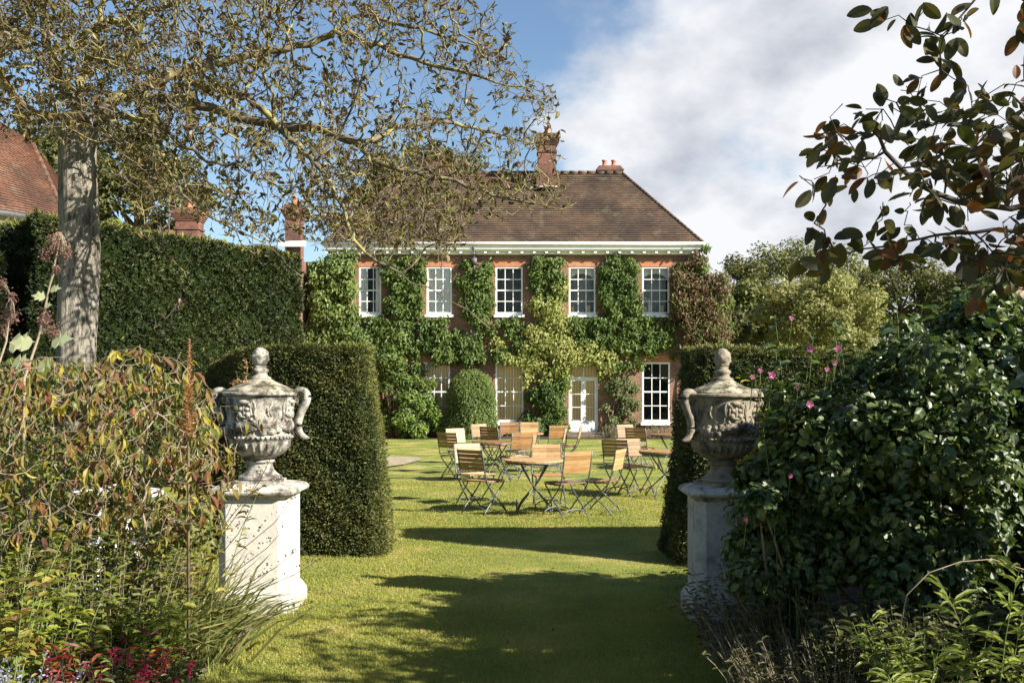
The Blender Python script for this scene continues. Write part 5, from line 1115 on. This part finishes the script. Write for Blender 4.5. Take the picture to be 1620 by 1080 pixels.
# unseen bush added beyond the frame to shade the lawn, parted for a sunbeam
cs = g.uniform((2.6, 3.0, .3), (6, 5.6, 1.75), (150, 3)); cs = np.concatenate([cs[(cs[:, 0] / cs[:, 1] > .6)], g.uniform((2.85, 4.3, 1.5), (3.7, 5.0, 2.35), (34, 3))]); ray_ = np.array(SUN); dv = cs - np.array([2.0, 5.0, .5]); cs = cs[np.linalg.norm(dv - (dv @ ray_)[:, None] * ray_, axis=1) > .72]; shrub('leafy_bush', 'unseen dark leafy bush added outside the right edge for its shade', cs, g.uniform(.22, .4, len(cs)), 13000, 'mallow', 84, .12, .6, T=L6, base=(4, 4.6, 0))
cs = g.uniform((2.6, 6.8, .3), (7, 8.6, 1.75), (110, 3)); shrub('leafy_bush', 'dark leafy bush filling the back of the right hand border', cs, g.uniform(.2, .36, len(cs)), 15000, 'mallow', 85, .09, .6, T=L6, base=(4.5, 7.8, 0))
# upright leading shoots with sky behind them
for i, (px, top, Y, lb) in enumerate([(1370, 440, 6.4, 'tallest single mallow shoot standing against the pale trees'), (1300, 540, 6.4, 'mallow shoot with buds left of the tallest shoot'), (1250, 500, 6.3, 'thin mallow shoot topped by a single pink flower, furthest left'), (1450, 500, 6.3, 'mallow shoot right of the tallest shoot')]):
    z = P(px, top, Y)[2]; herb('mallow_shoot', lb, ((px - 810) / F * Y, Y), 4, .06, z, .1, 'mallow', 86 + i, nleaf=34, wid=.55, curve=.1, droop=.12, zmin=.45)
g = rng(90)
fl = [(1221, 593), (1203, 586), (1190, 596), (1325, 552), (1281, 551), (1252, 503), (1281, 639), (1332, 646), (1320, 574), (1308, 584), (1180, 822), (1262, 612), (1250, 752)]
for i, (px, py) in enumerate(fl):
    Y = 6.15; p = P(px, py, Y); r = empty('mallow_flower', tuple(p), 'small pink mallow flower among the dark leaves on the right', 'flower', group='pink mallow flowers on the right hand bush'); s_ = .026 if i in (0, 3, 4, 6) else .017
    D = np.array([(math.cos(t), -.45, math.sin(t)) for t in np.arange(5) * 1.2566 + i]); V, Fs = leaf_arrays(np.zeros((5, 3)), D, np.tile([(0, -1., .2)], (5, 1)), s_, s_ * .95, OV); mesh_np('petals', V, Fs, MAT['pink'], r)
    mb = MB(); mb.tube([(0, -.002, 0), (0, -.02, .004)], .003, 6); mb.build('stamen', MAT['gold'], r)
    mb = MB(); mb.tube([(0, 0, 0), (.01, .05, -.06), (.02, .15, -.2)], .003, 5); mb.build('stalk', MAT['stem_green'], r)
herb('golden_shoot', 'golden yellow leaved shoots just right of the shaded urn', ((1196 - 810) / F * 8.0, 8.0), 9, .1, 1.75, .08, 'gold', 91, nleaf=46, wid=.4, zmin=.55, curve=.1)
herb('willow_herb', 'pale green willow leaved plant at the bottom right', (2.0, 5.0), 20, .14, .6, .11, 'herb_w', 92, nleaf=26, wid=.14, zmin=.3, droop=.0, sr=.004, curve=.5, lean=(0, -.05))
herb('willow_herb', 'two tall willow leaved stems right of the bright clump at the bottom right', (2.35, 4.9), 4, .1, .95, .14, 'herb_w', 93, nleaf=28, wid=.12, zmin=.4, droop=.02, sr=.004, curve=.3)
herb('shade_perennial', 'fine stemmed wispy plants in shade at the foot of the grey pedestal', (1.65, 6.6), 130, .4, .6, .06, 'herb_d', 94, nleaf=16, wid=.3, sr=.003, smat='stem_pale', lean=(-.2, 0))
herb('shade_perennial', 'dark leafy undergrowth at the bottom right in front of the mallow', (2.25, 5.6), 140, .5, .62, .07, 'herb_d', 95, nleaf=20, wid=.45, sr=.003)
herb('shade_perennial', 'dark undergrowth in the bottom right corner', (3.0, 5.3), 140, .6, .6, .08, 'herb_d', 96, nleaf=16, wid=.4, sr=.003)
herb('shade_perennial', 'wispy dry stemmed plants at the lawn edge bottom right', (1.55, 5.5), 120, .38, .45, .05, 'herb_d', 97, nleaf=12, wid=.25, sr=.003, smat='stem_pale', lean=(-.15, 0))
gr = empty('grass_stalk', (1.95, 5.0, 0), 'single pale dry grass stalk arching over the shade at bottom right', 'grass stalk')
mb = MB(); base = np.array(gr.location); ap = [P(1424, 990, 5) - base, P(1435, 940, 5) - base, P(1470, 905, 5) - base, P(1520, 888, 5) - base, P(1570, 884, 5) - base, P(1625, 902, 5) - base]; mb.tube([(0.0, 0, 0)] + ap, [.004, .004, .0035, .003, .003, .0025, .002], 5); mb.build('stem', MAT['stem_pale'], gr, smooth=True)

# ------------------------------------------------------------------ left hand border
def twiggy(name, label, base, att, seed, nleaf, L0, mat, stemmat='stem', step=.06, tip=.0013, nst=7, wid=.38, droop=.9, spur=0):
    g = rng(seed); base = np.array(base, float); root = empty(name, tuple(base), label, 'shrub')
    seeds = []
    for i in range(nst):
        t = att[g.integers(len(att))]; b0 = base + np.r_[g.normal(size=2) * .06, 0]; mid = b0 + (t - b0) * np.array([.35, .35, .6]); seeds.append([b0, mid, b0 + (t - b0) * .85])
    pos, par, ns = colonize(seeds[:1] + seeds[1:], att, step, 1.0, step * 1.05, 45, g, jitter=.17, bias=(0, 0, -.02))
    r_, kids = pipe(par, tip, 2.6, cap=.011); skeleton_mesh('branches', MAT[stemmat], pos, par, r_, 4, root)
    cand = np.where((r_ < tip * 3) & (par >= 0))[0]; i = g.choice(cand, nleaf); d = nrm(pos[i] - pos[par[i]])
    D = nrm(d * .35 + rdir(g, nleaf) * .5 + np.array([0, 0, -droop])); L = L0 * g.uniform(.55, 1.25, nleaf)
    leaves('foliage', MAT[mat], pos[i], D, nrm(rdir(g, nleaf) + np.array([0, -.3, 0])), L, L * wid * g.uniform(.7, 1.2, nleaf), L6, root)
    return root
g = rng(100)
def att_px(poly, Y0, Y1, n):
    poly_ = np.array(poly); lo_ = poly_.min(0); hi_ = poly_.max(0); q = g.uniform(lo_, hi_, (n * 4, 2)); q = q[poly_in(q, poly)][:n]; Y = g.uniform(Y0, Y1, len(q)); return np.stack([(q[:, 0] - 810) / F * Y, Y, CH - (q[:, 1] - HY) / F * Y], 1)
twiggy('layered_shrub', 'twiggy layered shrub with drooping olive and russet leaves in front of the urn', (-2.45, 6.3, 0), att_px([(150, 560), (240, 535), (300, 560), (330, 600), (355, 680), (385, 760), (340, 830), (180, 840), (100, 700)], 5.6, 6.9, 850), 101, 950, .085, 'border', 'stem_pale')
twiggy('layered_shrub', 'twiggy layered shrub with yellowing leaves at the left edge', (-3.0, 6.0, 0), att_px([(-60, 545), (20, 575), (70, 550), (130, 572), (175, 556), (200, 640), (190, 760), (160, 850), (-60, 860)], 5.2, 6.8, 850), 102, 1000, .08, 'border', 'stem_pale')
twiggy('layered_shrub', 'denser autumn shrub behind the twigs at the left edge, below the tree trunk', (-5, 10, 0), att_px([(-60, 600), (0, 560), (120, 565), (260, 590), (330, 640), (330, 740), (-60, 760)], 9.6, 10.4, 1500), 103, 5200, .1, 'herb', 'stem')
twiggy('layered_shrub', 'green leaved twiggy shrub in the middle of the left border', (-2.7, 6.9, 0), att_px([(-40, 700), (120, 690), (250, 790), (330, 760), (350, 860), (200, 900), (-40, 900)], 6.1, 7.4, 1000), 104, 3600, .055, 'herb', 'stem_pale', wid=.5, droop=.2)
twiggy('layered_shrub', 'bare thin twigs reaching right across the pale urn', (-2.2, 7.0, 0), att_px([(300, 650), (400, 640), (445, 690), (380, 700), (330, 760), (280, 730)], 6.7, 7.2, 110), 105, 60, .06, 'border', 'stem_pale', nst=3)
herb('border_perennial', 'mid green leafy perennials filling the middle of the left border', (-2.45, 5.9), 150, .45, .85, .06, 'herb', 106, nleaf=32, wid=.4, sr=.003, smat='stem_pale')
herb('border_perennial', 'tangled green perennials at the left edge of the border', (-3.2, 6.1), 150, .5, .95, .06, 'herb', 107, nleaf=30, wid=.4, sr=.003, smat='stem_pale')
herb('lime_perennial', 'lime green leafed plant in the low middle of the left border', (-2.1, 5.6), 60, .22, .6, .08, 'herb_l', 108, nleaf=20, wid=.42, sr=.003)
herb('lime_perennial', 'yellow green leafed plant near the left edge above the red flowers', (-2.5, 5.1), 60, .3, .85, .08, 'herb_l', 109, nleaf=20, wid=.42, sr=.003)
herb('border_perennial', 'small leaved green clump spilling onto the stone path', (-1.98, 5.6), 110, .2, .36, .035, 'herb', 110, nleaf=36, wid=.5, sr=.002)
herb('border_perennial', 'small leaved clump near the base of the strap leaved plant', (-2.25, 6.2), 90, .22, .4, .04, 'herb', 111, nleaf=26, wid=.5, sr=.002)
herb('persicaria', 'crimson flower spikes at the bottom left', (-1.9, 4.75), 80, .3, .52, .06, 'herb', 112, nleaf=16, wid=.35, flower='redfl', fl_frac=.22, fl_n=44, fl_s=.016, fstart=.88, smat='stem_dark')
herb('dark_perennial', 'dark red leaved plant among the crimson spikes', (-2.0, 4.9), 34, .28, .62, .08, 'redleaf', 113, nleaf=14, wid=.25, smat='stem_dark')
herb('persicaria', 'small crimson flower spikes nearer to the stone path', (-1.68, 4.8), 50, .18, .38, .06, 'herb', 114, nleaf=16, wid=.35, flower='redfl', fl_frac=.25, fl_n=40, fl_s=.012, fstart=.88, smat='stem_dark')
herb('bluebeard', 'lilac blue flowered plant in the bottom left corner', (-2.25, 4.5), 44, .2, .62, .05, 'herb', 115, nleaf=14, wid=.3, flower='bluefl', fl_frac=.6, fl_n=40, fl_s=.012, fstart=.62)
herb('yellow_leaf_shrub', 'yellow leaved sprigs at the left edge halfway up the border', (-2.35, 4.5), 16, .15, 1.12, .075, 'border_y', 116, nleaf=26, wid=.45, sr=.004, zmin=.5)
herb('border_perennial', 'tall green leafy stems rising through the twiggy shrub near the plume poppies', (-2.9, 6.3), 26, .35, 1.55, .08, 'herb_l', 117, nleaf=30, wid=.4, sr=.004, zmin=.35, curve=.12)
herb('yellow_leaf_shrub', 'yellow green leafy stems among the twigs left of the white urn', (-2.15, 6.4), 22, .3, 1.3, .075, 'border_y', 118, nleaf=26, wid=.42, sr=.004, zmin=.35, curve=.12)
# strap leaves leaning right with dry seed stalks
g = rng(120); st = empty('strap_leaved_plant', (-2.17, 6.6, 0), 'clump of long strap leaves leaning right in front of the white pedestal', 'plant')
n = 420; b0 = np.c_[g.normal(size=n) * .16, g.normal(size=n) * .2, np.zeros(n)]; D = nrm(np.c_[g.uniform(.05, 1.25, n), g.normal(size=n) * .35, g.uniform(.45, 1.0, n)]); V, Fs = leaf_arrays(b0, D, nrm(np.c_[-D[:, 2], rdir(g, n)[:, 1] * 1.6, D[:, 0]]), g.uniform(.35, .78, n), g.uniform(.01, .024, n), STRAP); mesh_np('foliage', V, Fs, MAT['strap'], st)
for i, (px, py) in enumerate([(512, 880), (472, 868), (470, 780), (440, 700), (415, 740), (455, 830), (400, 800), (500, 950), (380, 760), (430, 900)]):
    e = P(px, py, 6.6 + .1 * (i % 3)) - np.array(st.location); mb = MB(); m_ = e * np.array([.45, .5, .62]); pts = [np.zeros(3), m_, e * .8 + (0, 0, .02), e]; mb.tube(pts, [.0035, .003, .0025, .002], 5)
    for q in range(26):
        t = g.uniform(.0, 1); p_ = m_ + (e - m_) * t + g.normal(size=3) * .008 + (0, 0, .02 * math.sin(t * 3)); 
        if t > .25: mb.ball(p_, .0055 * g.uniform(.6, 1.3), k=5, m=3)
    mb.build('seed_stalk', MAT['stem_dark'], st, smooth=True)
# plume poppies
def plume(label, base, pts, seed, pl, lv):
    g = rng(seed); base = np.array(base, float); pl = [(c, rad * .72, int(n * .55)) for c, rad, n in pl]; r = empty('plume_poppy', tuple(base), label, 'plant')
    pts = np.array(pts) - base; pts = np.concatenate([[np.zeros(3)], pts]); mb = MB(); mb.tube(pts, np.linspace(.012, .004, len(pts)), 7); 
    ps = []
    for (c, rad, n) in pl:
        c = np.array(c) - base
        for q in range(10): e = c + rdir(g, 1)[0] * rad * .8 * np.array([1, 1, 1.3]); ax = pts[np.linalg.norm(pts - c, axis=1).argmin()]; mb.tube([ax, (ax + e) / 2 + (0, 0, .02), e], [.003, .002, .001], 4, cap=False)
        k = g.normal(size=(n, 3)) * rad * .5 * np.array([1, 1, 1.35]); sub = np.round(k / (rad * .33)) * rad * .33; ps.append(c + k * .45 + sub * .55)
    mb.build('stem', MAT['stem_pale'], r, smooth=True)
    ps = np.concatenate(ps); n = len(ps); V, Fs = leaf_arrays(ps, rdir(g, n), rdir(g, n), .016, .008, RH); mesh_np('plume', V, Fs, MAT['plume'], r)
    for (p_, s_, dx) in lv:
        p_ = np.array(p_) - base; V, Fs = leaf_arrays([p_], [(dx, -.15, .15)], [(-.1, -.8, .6)], [s_], [s_ * .9], LOBE); mesh_np('leaf', V, Fs, MAT['lobe'], r)
Yp = 6.4
plume('tall plume poppy with pinkish brown plume in front of the pale tree trunk', P(35, 980, Yp) * [1, 1, 0], [P(38, 600, Yp), P(62, 530, Yp), P(78, 455, Yp), P(97, 370, Yp)], 121,
      [(P(90, 385, Yp), .07, 900), (P(72, 402, Yp), .04, 350), (P(105, 400, Yp), .045, 350), (P(72, 505, Yp), .06, 500), (P(85, 525, Yp), .05, 400), (P(90, 425, Yp), .03, 200)], [(P(72, 470, Yp), .09, -1), (P(80, 458, Yp), .075, 1), (P(70, 485, Yp), .06, .6), (P(82, 540, Yp), .15, .9), (P(60, 580, Yp), .14, 1), (P(50, 545, Yp), .14, -1)])
plume('shorter plume poppy with dull pink plume at the left edge', P(-15, 980, Yp + .3) * [1, 1, 0], [P(-10, 600, Yp + .3), P(10, 540, Yp + .3), P(18, 470, Yp + .3)], 122,
      [(P(15, 500, Yp + .3), .07, 700), (P(18, 470, Yp + .3), .04, 250), (P(5, 520, Yp + .3), .06, 400), (P(3, 450, Yp + .3), .035, 300)], [(P(15, 545, Yp + .3), .18, 1), (P(0, 560, Yp + .3), .16, -.8), (P(20, 575, Yp + .3), .14, .8)])
# acanthus spike
def spike(px, pybot, pytop, Y, label, seed, r=.05):
    g = rng(seed); p0 = P(px, pybot, Y); p1 = P(px + 2, pytop, Y); base = np.array([p0[0], Y, 0]); root = empty('acanthus_spike', tuple(base), label, 'flower spike'); mb = MB(); mb.tube([(0, 0, 0), p0 - base, p1 - base], [.01, .008, .004], 7); mb.build('stem', MAT['stem'], root, smooth=True)
    n = 210; t = np.sort(g.random(n)); a = np.arange(n) * 2.4; c = (p0 + (p1 - p0) * t[:, None]) - base; rr = r * (1 - .75 * t); D = np.stack([np.cos(a), np.sin(a), np.full(n, .75)], 1); V, Fs = leaf_arrays(c, nrm(D), nrm(D * [-.5, -.5, 1] + rdir(g, n) * .2), rr * 1.3, rr * .75, L6); mesh_np('bracts', V, Fs, MAT['spike'], root)
spike(298, 700, 536, 5.85, 'tall rust brown acanthus flower spike left of the white urn', 123)
# little plants rooted on the lid of the left urn
lz = 1.018 + .76
for i, (dx, dy, h_, lb) in enumerate([(-.17, -.08, .12, 'tiny reddish seedling growing on the left side of the urn lid'), (-.09, -.1, .2, 'slim reddish shoot growing on the urn lid beside the finial')]):
    r = empty('seedling', (PL[0] + dx, PL[1] + dy, lz + (.0 if i == 0 else .03)), lb, 'seedling'); g = rng(130 + i); mb = MB(); mb.tube([(0, 0, -.01), (.01, 0, h_ * .5), (.0, 0, h_)], .002, 5); mb.build('stem', MAT['stem'], r); n = 40; t = g.random(n); V, Fs = leaf_arrays(np.c_[g.normal(size=n) * (.03 if i == 0 else .006), g.normal(size=n) * .015, t * h_ * (.5 if i == 0 else 1)], nrm(rdir(g, n) + (0, 0, .6)), rdir(g, n), .028, .009, RH); mesh_np('foliage', V, Fs, MAT['spike'], r)
for i, (px, py, Y, s_, lb) in enumerate([]): pass
